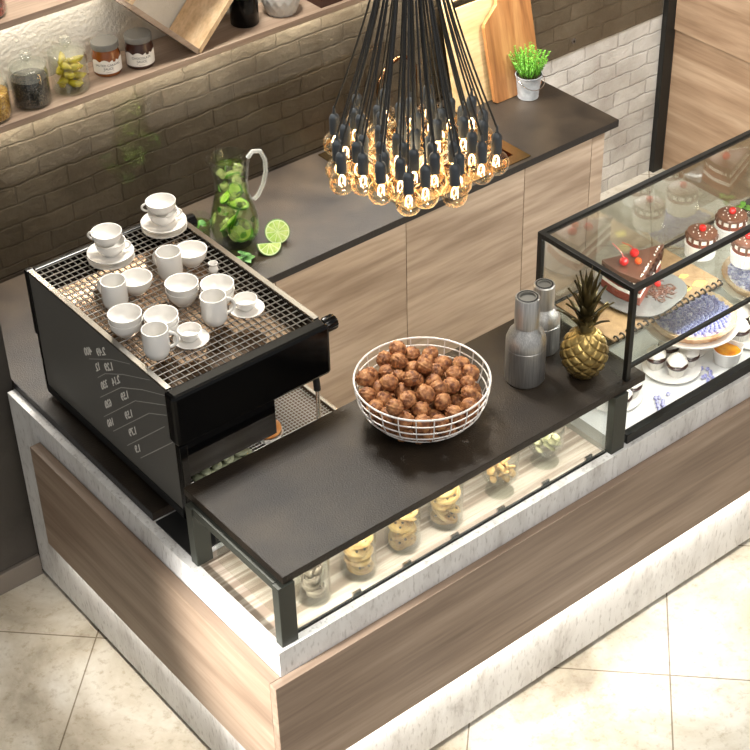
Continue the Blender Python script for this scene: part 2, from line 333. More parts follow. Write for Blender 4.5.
# worktop running behind: L shape
t = thing('worktop', 'long dark leathered stone worktop with a thick black edge, L-shaped along the wall', 'worktop', (0, 0, 1.0))
bm = BM(); poly = [(.036, .815), (.76, .815), (.76, 1.765), (2.02+.05, 1.765), (3.36, 1.765), (3.36, 2.498), (.036, 2.498)]
# leave the sink opening: build from four blocks
for b6 in ((.036, .76, .815, 1.765, .998, 1.035), (.036, 2.07, 1.765, 2.485, .998, 1.035), (2.75, 3.36, 1.765, 2.485, .998, 1.035), (2.07, 2.75, 1.765, 1.83, .998, 1.035), (2.07, 2.75, 2.42, 2.485, .998, 1.035)): box(bm, *b6)
bmesh.ops.remove_doubles(bm, verts=bm.verts[:], dist=1e-5)
obj('slab', bm, 'top', t, shift=(0, 0, 1.0))
bm = BM(); box(bm, .034, .0355, .815, 1.83, .999, 1.034); box(bm, .76, 3.36, 1.7635, 1.7648, .998, 1.034); box(bm, 3.3602, 3.3612, 1.765, 2.485, .998, 1.034)
obj('black_edge', bm, 'top_edge', t, shift=(0, 0, 1.0))
bx('upstand', (.036, 3.36, 2.485, 2.499, .998, 1.05), 'top', t, (0, 0, 1.0))

# rear base cabinets
xs = [.78, 1.28, 2.015, 2.751, 3.20]
wh = ['half hidden behind the coffee machine', 'between coffee machine and pendant lamp', 'below the brown sink', 'below the zinc plant bucket']
for i in range(4):
    t = thing('base_cabinet', 'greige veneer base cabinet under the rear worktop, '+wh[i], 'cabinet', (xs[i], 1.8, 0), group='rear base cabinets')
    x0, x1 = xs[i]+.002, xs[i+1]-.002
    bm = BM()
    if i == 2:
        box(bm, x0, x1, 1.80, 2.46, .08, .80); box(bm, x0, x1, 1.80, 1.82, .80, .997)
    else: box(bm, x0, x1, 1.80, 2.46, .08, .997)
    obj('body', bm, 'wood_cab', t, shift=(xs[i], 1.8, 0))
    bx('door', (x0, x1, 1.782, 1.799, .085, .99), 'wood_cab', t, (xs[i], 1.8, 0), bevel=.0015)
    bx('kick_plate', (x0, x1, 1.84, 1.86, 0, .08), 'plinth', t, (xs[i], 1.8, 0))
t = bx('end_panel', (3.201, 3.285, 1.782, 2.46, 0, .997), 'wood_cab', None); tag(t, 'upright veneer end panel closing the rear cabinet run at its right', 'end panel')

# sink
t = thing('sink', 'inset brown copper sink with a bright brass rim in the rear worktop', 'sink', (2.41, 2.12, 1.035)); S = (2.41, 2.12, 1.035)
bm = BM()
for b6 in ((2.03, 2.79, 1.785, 1.845, 1.0355, 1.040), (2.03, 2.79, 2.405, 2.46, 1.0355, 1.040), (2.03, 2.09, 1.845, 2.405, 1.0355, 1.040), (2.73, 2.79, 1.845, 2.405, 1.0355, 1.040)): box(bm, *b6)
obj('rim', bm, plain('brass_rim', (150, 128, 92), .25, 1), t, shift=S)
bm = BM()
for b6 in ((2.075, 2.745, 1.835, 2.415, .83, .84), (2.075, 2.085, 1.835, 2.415, .84, 1.036), (2.735, 2.745, 1.835, 2.415, .84, 1.036), (2.075, 2.745, 1.835, 1.845, .84, 1.036), (2.075, 2.745, 2.405, 2.415, .84, 1.036)): box(bm, *b6)
obj('basin', bm, 'copper', t, shift=S)
bm = BM(); lathe(bm, [(.0, .843), (.035, .843), (.035, .841)], 20, (2.4, 2.12, 0)); obj('drain', bm, 'brass', t, smooth=True, shift=S)
t = thing('kitchen_faucet', 'bronze swan-neck faucet behind the hanging lamp cords', 'faucet', (2.62, 2.44, 1.041)); S = (2.62, 2.44, 1.041)
bm = BM(); lathe(bm, [(0, 0), (.03, 0), (.03, .05), (.016, .06), (0, .06)], 20); obj('base', bm, 'bronze', t, smooth=True)
bm = BM(); tube(bm, [(0, 0, .05), (0, 0, .2)]+[(-.13+.13*math.cos(a), -.04*math.sin(a/2), .24+.13*math.sin(a)) for a in [k*PI/10 for k in range(0, 11)]]+[(-.26, -.04, .17)], .011, 10); obj('spout', bm, 'bronze', t, smooth=True)
bm = BM(); tube(bm, [(.0, 0, .04), (.05, -.02, .06), (.09, -.03, .10)], .006, 8); obj('lever', bm, 'bronze', t, smooth=True)

# outlet dot
t = thing('wall_socket', 'small round dark outlet on the brick wall right of the plant bucket', 'outlet', (3.75, WY-.0145, 1.065)); 
bm = BM(); lathe(bm, [(0, .004), (.014, .004), (.016, 0), (0, 0)], 24); bmesh.ops.rotate(bm, verts=bm.verts[:], cent=(0, 0, 0), matrix=Matrix.Rotation(PI/2, 3, 'X')); obj('cover', bm, plain('outlet_brown', (74, 66, 60), .4), t, smooth=True)
bm = BM(); lathe(bm, [(0, .006), (.006, .006), (.006, .003)], 16); bmesh.ops.rotate(bm, verts=bm.verts[:], cent=(0, 0, 0), matrix=Matrix.Rotation(PI/2, 3, 'X')); obj('hole', bm, 'black', t, smooth=True)

# ------------------------------------------------------------------ showcase under the stone slab
t = thing('glass_showcase', 'low counter showcase with a thick dark stone top on grey steel legs', 'showcase', (0, 0, 1.0)); S = (0, 0, 1.0)
bx('stone_top', (.05, 1.706, .02, .592, 1.268, 1.30), 'top', t, S, bevel=.002)
zt = 1.267
for (x0, x1, y0, y1) in ((.024, .09, .012, .048), (.024, .09, .512, .55), (1.545, 1.612, .012, .048), (1.545, 1.612, .512, .55)):
    bx('leg', (x0, x1, y0, y1, 1.0005 if y0 < .1 or x0 < .1 else .986, zt-.001), 'metal_gg', t, S, bevel=.0015)
bx('rail', (.030, .066, .049, .511, 1.235, zt), 'metal_gg', t, S, bevel=.001); bx('rail', (1.57, 1.612, .049, .511, 1.235, zt), 'metal_gg', t, S, bevel=.001)
bx('rail', (.091, 1.544, .514, .548, 1.235, zt), 'metal_gg', t, S, bevel=.001)
bx('floor_rail', (1.55, 1.60, .049, .511, .9855, 1.012), plain('pale_rail', (150, 148, 140), .4, .3), t, S)
bx('front_track', (.092, 1.544, .0345, .05, .9855, 1.002), 'black_frame', t, S)
bx('front_glass', (.092, 1.543, .038, .044, 1.003, 1.262), 'pane', t, S)
bx('end_glass', (.10, .106, .052, .50, .987, 1.20), 'glass', t, S)
bm = BM()
for k in range(6):
    x = .35+k*.22; box(bm, x, x+.035, .05, .058, .9855, 1.012)
obj('glass_clip', bm, 'steel', t, shift=S)
o = bx('led_strip', (.12, 1.52, .062, .074, 1.258, 1.2675), 'led', t, S); o['label'] = 'bright lit strip under the stone top'

# ------------------------------------------------------------------ tall cake case
t = thing('cake_display_case', 'black framed glass cake display case beside the showcase', 'display case', (1.61, 0, 1.0)); S = (1.61, 0, 1.0)
X0, X1, Y0, Y1, ZT = 1.6135, 3.9, .030, .522, 1.712; f = .021
for (x, y) in ((X0, Y0), (X0, Y1-f), (X1-f, Y0), (X1-f, Y1-f)): bx('post', (x, x+f, y, y+f, 1.3005 if x < 1.7 else 1.001, ZT-f), 'black_frame', t, S, bevel=.001)
bx('top_rail', (X0, X1, Y0, Y0+f, ZT-f, ZT), 'black_frame', t, S, bevel=.001); bx('top_rail', (X0, X1, Y1-f, Y1, ZT-f, ZT), 'black_frame', t, S, bevel=.001)
bx('top_rail', (X0, X0+f, Y0+f, Y1-f, ZT-f, ZT), 'black_frame', t, S, bevel=.001); bx('top_rail', (X1-f, X1, Y0+f, Y1-f, ZT-f, ZT), 'black_frame', t, S, bevel=.001)
bx('bottom_rail', (X0+f, X1-f, Y0-.012, Y0+.02, 1.0005, 1.042), 'black_frame', t, S, bevel=.001)
bx('bottom_rail', (X0+f, X1-f, Y1-f, Y1, 1.0005, 1.03), 'black_frame', t, S, bevel=.001)
bx('shelf_rail', (X0+f, X1-f, Y0+.004, Y0+.018, 1.348, 1.362), 'black_frame', t, S); bx('shelf_rail', (X0+f, X1-f, Y1-.018, Y1-.008, 1.348, 1.358), 'black_frame', t, S)
bx('glass_shelf', (X0+f, X1-f, Y0+.02, Y1-.02, 1.352, 1.36), 'glass', t, S)
bx('top_glass', (X0+f, X1-f, Y0+f, Y1-f, ZT-.012, ZT-.006), 'pane', t, S)
bx('front_glass', (X0+f, X1-f, Y0+.022, Y0+.026, 1.362, ZT-f), 'glass', t, S)
bx('side_glass', (X0+.008, X0+.014, Y0+f, Y1-f, 1.301, ZT-f), 'glass', t, S)
bm = BM(); box(bm, X0+f, X1-f, Y1-.006, Y1-.002, 1.301, ZT-f); box(bm, 1.708, X1-f, Y1-.006, Y1-.002, 1.031, 1.3005); obj('back_glass', bm, 'pane_back', t, shift=S)
o = bx('led_strip', (X0+.05, X1-.05, Y0+f+.002, Y0+f+.012, ZT-f, ZT-f+.008), 'led', t, S); o['label'] = 'bright lit strip along the top rail'

# ------------------------------------------------------------------ wall shelves
def shelf(z, name, lab, x1):
    t = thing(name, lab, 'shelf', (0, 2.25, z)); S = (0, 2.25, z)
    bx('board', (.04, x1, 2.25, WY-.001, z-.028, z), 'wood_shelf', t, S, bevel=.001)
    o = bx('led_strip', (.08, x1-.03, 2.455, 2.47, z-.035, z-.0285), 'led', t, S); o['label'] = 'warm lit strip under the board'
    return t
shelf(1.885, 'wall_shelf', 'long wooden wall shelf carrying spice jars, pots and a diamond rack', 3.2)
shelf(2.30, 'wall_shelf', 'upper wooden wall shelf at the top left with a jar of red beans', 1.2)

# ------------------------------------------------------------------ espresso machine
MX0, MX1, MY0, MY1, MZ = .10, .745, .72, 1.66, 1.60
t = thing('espresso_machine', 'large black espresso machine with a wire cup rack on its top', 'coffee machine', (.42, 1.2, 1.035)); S = (.42, 1.2, 1.035)
for (x, y) in ((.15, .87), (.66, .87), (.15, 1.58), (.66, 1.58)):
    bm = BM(); lathe(bm, [(0, 1.0351), (.025, 1.0351), (.022, 1.062), (0, 1.062)], 16, (x, y, 0)); obj('foot', bm, 'black_matte', t, smooth=True, shift=S)
bm = BM(); box(bm, .13, .72, 1.08, 1.63, 1.06, 1.545); box(bm, .13, .72, .76, 1.08, 1.40, 1.545); box(bm, .13, .74, .73, 1.08, 1.06, 1.12)
obj('body', bm, 'black', t, bevel=.004, shift=S)
# side panel with rounded bottom trim
bm = BM()
pts = [(.70, 1.09), (.70, 1.612), (1.654, 1.612), (1.654, 1.09)]
a = [bm.verts.new((.10, y, z)) for y, z in pts]; b = [bm.verts.new((.128, y, z)) for y, z in pts]
bm.faces.new(a); bm.faces.new(b[::-1])
for i in range(len(pts)): j = (i+1) % len(pts); bm.faces.new((a[i], b[i], b[j], a[j]))
bmesh.ops.recalc_face_normals(bm, faces=bm.faces[:]); sp = obj('side_panel', bm, 'machine_side', t, bevel=.002, shift=S)
bx('bottom_trim', (.096, .13, .70, 1.66, 1.055, 1.095), 'black_matte', t, S, bevel=.004)
bx('side_panel', (.72, .745, 1.08, 1.655, 1.17, 1.612), 'black', t, S, bevel=.002); bx('side_panel', (.72, .745, .76, 1.078, 1.42, 1.612), 'black', t, S, bevel=.002)
bm = BM(); box(bm, .094, .128, 1.655, 1.68, 1.33, 1.622); box(bm, .098, .128, 1.655, 1.672, 1.06, 1.33); box(bm, .128, .75, 1.655, 1.68, 1.50, 1.615)
obj('rear_frame', bm, 'black', t, bevel=.005, shift=S)
bx('tray_rail', (.10, .122, .72, 1.655, 1.612, 1.622), 'brass', t, S, bevel=.001).data.materials[0] = M['steel']
bx('tray_rail', (.723, .745, .72, 1.655, 1.612, 1.622), 'steel', t, S, bevel=.001)
bx('cup_tray', (.128, .72, .72, 1.655, 1.546, 1.552), 'mirror', t, S)
bm = BM()
n = 24
for i in range(n+1):
    x = .126+i*(.596/n); tube(bm, [(x, .722, 1.604), (x, 1.653, 1.604)], .0022, 6)
m_ = 30
for i in range(m_+1):
    y = .724+i*(.929/m_); tube(bm, [(.124, y, 1.608), (.722, y, 1.608)], .0022, 6)
obj('wire_rack', bm, 'rack_wire', t, smooth=True, shift=S)
bm = BM(); box(bm, .085, .745, .655, .718, 1.41, 1.625); obj('front_hood', bm, 'black', t, bevel=.014, shift=S)
bx('screen', (.105, .50, .672, .69, 1.25, 1.50), 'smoke_panel', t, S, bevel=.002)
bm = BM(); box(bm, .096, .128, .668, .70, 1.06, 1.40); obj('front_post', bm, 'black', t, bevel=.003, shift=S)
bm = BM(); lathe(bm, [(0, 0), (.024, 0), (.027, .01), (.027, .045), (.023, .05), (0, .05)], 28, rib=.0022, nrib=1)
bmesh.ops.rotate(bm, verts=bm.verts[:], cent=(0, 0, 0), matrix=Matrix.Rotation(PI/2, 3, 'Y')); bmesh.ops.translate(bm, verts=bm.verts[:], vec=(.741, .69, 1.60)); obj('knob', bm, 'black', t, smooth=True, shift=S)
bm = BM(); lathe(bm, [(0, 0), (.03, 0), (.03, .05), (0, .05)], 24)
bmesh.ops.rotate(bm, verts=bm.verts[:], cent=(0, 0, 0), matrix=Matrix.Rotation(PI/2, 3, 'Y')); bmesh.ops.translate(bm, verts=bm.verts[:], vec=(.747, 1.60, 1.585)); obj('knob', bm, 'black', t, smooth=True, shift=S)
# drip tray
bx('drip_tray', (.13, .80, .67, 1.06, 1.125, 1.135), 'tray_brown', t, S)
bm = BM()
for i in range(47): x = .135+i*.0142; tube(bm, [(x, .675, 1.152), (x, 1.055, 1.152)], .002, 5)
for i in range(26): y = .68+i*.015; tube(bm, [(.135, y, 1.155), (.795, y, 1.155)], .0016, 5)
obj('drip_grid', bm, 'rack_wire', t, smooth=True, shift=S)
bm = BM(); box(bm, .80, .815, .665, 1.065, 1.125, 1.165); box(bm, .13, .80, .66, .67, 1.12, 1.16); obj('tray_rim', bm, 'steel', t, bevel=.002, shift=S)
bm = BM(); tube(bm, [(.625, .70, 1.425), (.645, .69, 1.44), (.67, .685, 1.435), (.69, .682, 1.405), (.693, .68, 1.345)], .013, 10); w = obj('steam_arm', bm, 'black_matte', t, smooth=True, shift=S)
bm = BM(); tube(bm, [(.693, .68, 1.345), (.693, .68, 1.235), (.693, .68, 1.23), (.693, .68, 1.21)], [.008, .008, .011, .009], 10); obj('steam_wand', bm, 'steel', w, smooth=True, shift=S)
# menu reflection drawn on the side panel as mirrored numbers and lines
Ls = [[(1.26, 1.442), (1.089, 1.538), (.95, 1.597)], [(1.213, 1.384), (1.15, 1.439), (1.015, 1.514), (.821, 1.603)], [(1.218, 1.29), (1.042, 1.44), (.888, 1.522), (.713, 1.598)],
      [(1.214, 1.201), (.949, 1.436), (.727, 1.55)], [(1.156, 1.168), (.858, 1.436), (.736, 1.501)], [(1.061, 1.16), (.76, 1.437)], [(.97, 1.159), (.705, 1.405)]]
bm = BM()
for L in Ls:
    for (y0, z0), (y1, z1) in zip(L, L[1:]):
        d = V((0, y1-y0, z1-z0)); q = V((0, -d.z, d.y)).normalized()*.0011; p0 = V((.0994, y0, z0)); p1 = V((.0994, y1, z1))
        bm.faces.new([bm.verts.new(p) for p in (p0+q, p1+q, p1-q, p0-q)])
o = obj('reflected_line', bm, 'reflection_marks', sp, shift=S)
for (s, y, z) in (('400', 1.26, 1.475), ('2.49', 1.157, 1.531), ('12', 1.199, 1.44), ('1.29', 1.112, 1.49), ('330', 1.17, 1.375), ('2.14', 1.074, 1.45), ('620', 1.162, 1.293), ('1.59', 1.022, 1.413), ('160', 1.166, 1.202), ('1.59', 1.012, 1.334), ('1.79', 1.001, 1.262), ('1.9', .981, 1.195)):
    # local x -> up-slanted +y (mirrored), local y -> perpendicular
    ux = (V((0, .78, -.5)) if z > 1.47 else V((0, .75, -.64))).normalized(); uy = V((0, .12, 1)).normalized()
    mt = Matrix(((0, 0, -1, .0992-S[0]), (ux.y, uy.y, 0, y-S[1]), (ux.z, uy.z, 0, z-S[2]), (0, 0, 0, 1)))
    text('reflected_number', s, .046, 'paper_white', sp, mt, fat=.0009)

# pebbles and bun added on the drip tray in place of dark screen reflections
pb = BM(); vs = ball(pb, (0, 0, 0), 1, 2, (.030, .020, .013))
p0 = obj('reflection_pebble', pb, 'reflection_pebble', smooth=True); tag(p0, 'smooth grey-green pebble added to stand for a reflection in the machine screen', 'reflection_pebble', 'grey-green pebbles added for the screen reflection')
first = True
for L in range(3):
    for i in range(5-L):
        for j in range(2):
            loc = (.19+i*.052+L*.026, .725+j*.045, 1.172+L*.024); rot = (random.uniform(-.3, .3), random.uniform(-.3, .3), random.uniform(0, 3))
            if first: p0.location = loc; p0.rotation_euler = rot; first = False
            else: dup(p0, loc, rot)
t = thing('reflection_bun', 'round split brown bun in a paper case, added to stand for a reflection in the machine screen', 'bun', (.52, .76, 1.158))
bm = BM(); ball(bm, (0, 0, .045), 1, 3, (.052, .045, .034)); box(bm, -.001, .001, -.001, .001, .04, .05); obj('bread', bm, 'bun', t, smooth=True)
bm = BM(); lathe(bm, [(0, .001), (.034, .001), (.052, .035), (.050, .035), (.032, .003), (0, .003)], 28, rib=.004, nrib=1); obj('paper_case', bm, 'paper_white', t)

# ------------------------------------------------------------------ crockery on the cup rack
RZ = 1.611
def handle(bm, r, z0, z1, out, rt, a=0):
    pts = []
    for k in range(9):
        u = -PI/2+k*PI/8; pts.append(V((r+out*math.cos(u), 0, (z0+z1)/2+(z1-z0)/2*math.sin(u))))
    rm = Matrix.Rotation(a, 3, 'Z'); tube(bm, [rm @ p for p in pts], rt, 8)
def mk_bowl(name, label, cat, grp, R=.061, H=.062):
    t = thing(name, label, cat, group=grp)
    bm = BM(); w = .004
    lathe(bm, [(0, 0), (R*.5, 0), (R*.5, .003), (R*.72, H*.25), (R*.93, H*.6), (R, H), (R-w, H), (R*.93-w, H*.62), (R*.7-w, H*.3), (R*.42, .009), (0, .008)], 40); obj('bowl', bm, 'porcelain', t, smooth=True); return t
def mk_mug(label, grp, R=.047, H=.112):
    t = thing('mug', label, 'mug', group=grp)
    bm = BM(); w = .004; lathe(bm, [(0, 0), (R*.72, 0), (R*.9, .012), (R, .03), (R, H), (R-w, H), (R-w, .03), (R*.8, .012), (0, .008)], 40); obj('body', bm, 'porcelain', t, smooth=True)
    bm = BM(); handle(bm, R-.003, .03, .092, .03, .006); obj('handle', bm, 'porcelain', t, smooth=True); return t
def mk_saucer(label, grp, R=.088):
    t = thing('saucer', label, 'saucer', group=grp)
    bm = BM(); lathe(bm, [(0, 0), (R*.55, 0), (R*.6, .004), (R, .018), (R, .022), (R*.6, .010), (R*.5, .007), (0, .007)], 44); obj('dish', bm, 'porcelain', t, smooth=True); return t
def mk_cup(label, grp, R=.058, H=.058):
    t = thing('teacup', label, 'cup', group=grp)
    bm = BM(); w = .003; lathe(bm, [(0, 0), (R*.45, 0), (R*.45, .004), (R*.8, H*.35), (R*.97, H*.7), (R, H), (R-w, H), (R*.95-w, H*.7), (R*.76, H*.38), (R*.4, .008), (0, .007)], 40); obj('body', bm, 'porcelain', t, smooth=True)
    bm = BM(); handle(bm, R*.93-.003, .018, .05, .022, .0045); obj('handle', bm, 'porcelain', t, smooth=True); return t
# saucers with two stacked cups
sA = mk_saucer('wide white saucer under two stacked teacups, at the left of the rack', 'wide white saucers'); sA.location = (.382, 1.525, RZ); 
dup(sA, (.650, 1.575, RZ), label='wide white saucer under two stacked teacups, at the far corner beside the jug')
dup(sA, (.382, 1.525, RZ+.0225), label='upper saucer of the doubled pair below the left teacup stack')
dup(sA, (.650, 1.575, RZ+.0225), label='upper saucer of the doubled pair below the far teacup stack')
c0 = mk_cup('lower teacup of the stack on the left saucers', 'stacked white teacups'); c0.location = (.386, 1.525, RZ+.031); c0.rotation_euler = (0, 0, -.5)
dup(c0, (.378, 1.528, RZ+.075), (0, 0, 2.3), 'upper teacup of the stack on the left saucers')
dup(c0, (.652, 1.578, RZ+.031), (0, 0, -.3), 'lower teacup of the stack on the far saucers')
dup(c0, (.648, 1.578, RZ+.075), (0, 0, 2.6), 'upper teacup of the stack on the far saucers')
# mugs
mg = mk_mug('white mug at the near front edge of the rack, handle to the right', 'white mugs on the rack'); mg.location = (.192, .914, RZ); mg.rotation_euler = (0, 0, -.5)
dup(mg, (.457, .949, RZ), (0, 0, -.4), 'white mug near the right front of the rack, handle to the right')
dup(mg, (.240, 1.262, RZ), (0, 0, 1.9), 'white mug behind the left bowl stack, handle hidden'); dup(mg, (.493, 1.290, RZ), (0, 0, 1.9), 'white mug behind the middle bowl stack, handle hidden')
# bowls
b0 = mk_bowl('bowl', 'single white bowl right of the far left mug', 'bowl', 'white bowls on the rack'); b0.location = (.348, 1.292, RZ)
dup(b0, (.604, 1.316, RZ), label='single white bowl right of the far middle mug')
stk = [(.180, 1.092, 'bowl stack at the left rail of the rack'), (.272, 1.002, 'bowl stack right behind the front mug'), (.437, 1.122, 'bowl stack in the centre of the rack'), (.531, 1.034, 'bowl stack right behind the right mug')]
for (x, y, nm_) in stk:
    dup(b0, (x, y, RZ), label='lower white bowl of the '+nm_); dup(b0, (x, y, RZ+.026), label='upper white bowl of the '+nm_)
# espresso cups on small saucers
s2 = thing('small_saucer', 'small white saucer beside the front mug handle', 'saucer', (.326, .905, RZ), group='small white saucers')
bm = BM(); R = .064; lathe(bm, [(0, 0), (R*.5, 0), (R*.6, .003), (R, .012), (R, .015), (R*.6, .007), (0, .006)], 40); obj('dish', bm, 'porcelain', s2, smooth=True)
dup(s2, (.581, .93, RZ), label='small white saucer beside the right mug handle')
e0 = thing('espresso_cup', 'small white espresso cup on the saucer beside the front mug', 'cup', (.324, .908, RZ+.0072), group='espresso cups'); R, H = .043, .045
bm = BM(); lathe(bm, [(0, 0), (R*.45, 0), (R*.8, H*.35), (R, H), (R-.003, H), (R*.76, H*.4), (0, .007)], 36); obj('body', bm, 'porcelain', e0, smooth=True)
bm = BM(); handle(bm, R*.9, .014, .036, .014, .0035); obj('handle', bm, 'porcelain', e0, smooth=True); e0.rotation_euler = (0, 0, 2.4)
dup(e0, (.581, .934, RZ+.0072), (0, 0, 2.2), 'small white espresso cup on the saucer beside the right mug')
j0 = thing('milk_jug', 'tiny white milk jug between the bowls and the right rail', 'jug', (.632, 1.215, RZ))
bm = BM(); lathe(bm, [(0, 0), (.014, 0), (.019, .012), (.013, .028), (.018, .04), (.016, .04), (.011, .028), (.016, .012), (0, .004)], 24); obj('body', bm, 'porcelain', j0, smooth=True)
bm = BM(); handle(bm, .015, .01, .035, .01, .0025, .6); obj('handle', bm, 'porcelain', j0, smooth=True)

# ------------------------------------------------------------------ on the stone top: wire bowl of walnuts
BX, BY, BZ = .912, .352, 1.301
t = thing('wire_bowl', 'round white wire bowl full of walnuts on the dark stone top', 'bowl', (BX, BY, BZ))
prof = [(.095, .004), (.15, .012), (.195, .04), (.225, .075), (.236, .11), (.240, .15)]
def ring(r, z, n=56): return [(r*math.cos(2*PI*k/n), r*math.sin(2*PI*k/n), z) for k in range(n)]
for i, (r, z) in enumerate(((.240, .18), (.2375, .148), (.231, .114), (.217, .08), (.190, .046), (.115, .006))):
    bm = BM(); tube(bm, ring(r, z), .0038 if i in (0, 5) else .0026, 8, closed=True); obj('ring_wire', bm, 'white_wire', t, smooth=True)
bm = BM()
for k in range(24):
    a = 2*PI*k/24; tube(bm, [(r*math.cos(a), r*math.sin(a), z) for r, z in [(.0, .006), (.115, .006), (.16, .022), (.190, .046), (.217, .08), (.231, .114), (.2375, .148), (.240, .18)]], .0022, 6)
obj('rib_wire', bm, 'white_wire', t, smooth=True)
# walnuts
def walnut_mesh(seed):
    bm = BM(); ball(bm, (0, 0, 0), 1, 4)
    for v in bm.verts:
        p = v.co.normalized(); q = p*2.6+V((seed*7.1, seed*3.3, seed))
        h = min(abs(noise.noise(q*.8)), .22)*.75 + min(abs(noise.noise(q*1.9+V((5, 1, 2)))), .15)*.7 - .10
        seam = math.exp(-(p.x/.08)**2)*.13; groove = math.exp(-((abs(p.x)-.17)/.06)**2)*.07
        r = .031*(1+h*.9-.06+seam-groove); v.co = V((p.x*r*.96, p.y*r, p.z*r*1.08))
    me_o = obj('walnut', bm, 'walnut', smooth=False)
    for p in me_o.data.polygons: p.use_smooth = True
    return me_o
rng = np.random.RandomState(5); NW = 112; rw = .0315
P = np.c_[rng.uniform(-.17, .17, NW), rng.uniform(-.17, .17, NW), rng.uniform(.05, .25, NW)]
def rad(z): return np.interp(z, [.0, .03, .05, .08, .114, .18, .3], [.10, .168, .19, .214, .229, .236, .236])
for it in range(700):
    P[:, 2] -= .0012; 
    for _ in range(3):
        D = P[:, None]-P[None]; d = np.sqrt((D**2).sum(2))+1e-9; np.fill_diagonal(d, 1); ov = np.clip(2*rw-d, 0, None)
        P += (D/d[..., None]*(ov*.5)[..., None]).sum(1)*.8
        rr = np.hypot(P[:, 0], P[:, 1])+1e-9; lim = rad(P[:, 2])-rw-.002; k = np.where(rr > lim, lim/rr, 1); P[:, 0] *= k; P[:, 1] *= k
        P[:, 2] = np.maximum(P[:, 2], .011+rw)
wn = [walnut_mesh(s) for s in range(4)]
for i in range(NW):
    loc = (BX+P[i, 0], BY+P[i, 1], BZ+P[i, 2]); rot = tuple(rng.uniform(0, 6.28, 3)); base = wn[i % 4]; s = .88+.08*rng.rand()
    if i < 4: o = base; o.location = loc; o.rotation_euler = rot
    else: o = dup(base, loc, rot, scale=s)
    tag(o, 'wrinkled brown walnut in its shell among the nuts in the white wire bowl', 'walnut', 'walnuts in the wire bowl')

# grinders
def grinder(x, y, s, label, hs=1):
    t = thing('steel_grinder', label, 'grinder', (x, y, 1.301), group='steel grinders')
    bm = BM(); R = .074*s
    lathe(bm, [(0, 0), (R*.94, 0), (R, .006), (R, .135*s), (R*.999, .137*s), (R*.985, .138*s), (R*.999, .139*s), (R, .141*s), (R*.99, .165*s), (R*.86, .19*s), (R*.66, .207*s), (R*.60, .216*s), (0, .216*s)], 48); obj('body', bm, 'brushed', t, smooth=True)
    r = .045*s; bm = BM(); lathe(bm, [(0, .217*s), (r, .217*s), (r, .325*s), (r-.003, .329*s), (r-.006, .329*s), (r-.007, .318*s), (0, .318*s)], 40); c = obj('cap', bm, 'brushed', t, smooth=True)
    bm = BM(); lathe(bm, [(r-.007, .319*s), (r-.007, .330*s), (r-.012, .331*s), (r-.012, .319*s)], 40, closed=True); obj('seal', bm, 'black_matte', c, smooth=True)
    bm = BM(); lathe(bm, [(0, .3185*s), (r-.012, .3185*s), (r-.012, .329*s), (r-.016, .329*s), (r-.016, .3195*s), (0, .3195*s)], 40); obj('cup_disc', bm, 'lid_grey', c, smooth=True)
    t.scale = (1, 1, hs)
grinder(1.35, .29, 1.0, 'brushed steel grinder bottle, the nearer and larger-looking of two', 1.1); grinder(1.525, .385, .88, 'steel grinder bottle standing behind, half hidden by the nearer one')

# golden pineapple
t = thing('pineapple_ornament', 'antique gold pineapple ornament on the right end of the dark stone top', 'pineapple', (1.528, .168, 1.301))
bm = BM(); nu, nv = 176, 120; rows = []
for j in range(nv+1):
    v = j/nv; z = .20*v; rr = .088*max(0.0, math.sin(PI*(.07+.86*v)))**.55; row = []
    for i in range(nu):
        u = i/nu; A = 9
        p = (u*A+v*4.5) % 1; q = (u*A-v*4.5) % 1
        h = min(min(p, 1-p), min(q, 1-q))*2
        r = rr*(.93+.06*min(1, h*3.2)+.04*h); row.append(bm.verts.new((r*math.cos(2*PI*u), r*math.sin(2*PI*u), z)))
    rows.append(row)
for j in range(nv):
    for i in range(nu): k = (i+1) % nu; bm.faces.new((rows[j][i], rows[j][k], rows[j+1][k], rows[j+1][i]))
bm.faces.new(rows[0][::-1]); bm.faces.new(rows[-1]); obj('fruit_body', bm, 'gold', t, smooth=True)
bm = BM(); lathe(bm, [(0, .196), (.028, .196), (.026, .25), (.018, .32), (0, .36)], 16); obj('crown_core', bm, 'gold_leaf', t, smooth=True)
def leafmesh(L, w, curl, tilt, a, z):
    bm = BM(); n = 8; prev = None
    p = V((.012, 0, z)); ang = tilt
    for k in range(n+1):
        s = k/n; ww = w*(math.sin(PI*min(1, s*.75+.25)))*(1-s)**.35 if s < 1 else .0005
        th = .0028
        row = [bm.verts.new((p.x, -ww, p.z+ww*.25)), bm.verts.new((p.x+.0035, 0, p.z-.002)), bm.verts.new((p.x, ww, p.z+ww*.25)), bm.verts.new((p.x-th, 0, p.z+.002))]
        if prev:
            for q in range(4): bm.faces.new((prev[q], prev[(q+1) % 4], row[(q+1) % 4], row[q]))
        else: bm.faces.new(row[::-1])
        prev = row; p = p+V((math.sin(ang), 0, math.cos(ang)))*(L/n); ang += curl/n
    bm.faces.new(prev); bmesh.ops.rotate(bm, verts=bm.verts[:], cent=(0, 0, 0), matrix=Matrix.Rotation(a, 3, 'Z')); return bm
for k in range(30):
    s = k/29; obj('crown_leaf', leafmesh(.115+.015*random.random(), .021-.006*s, .58-.5*s, .62-.5*s, k*2.399, .196+.145*s), 'gold_leaf', t, smooth=True)

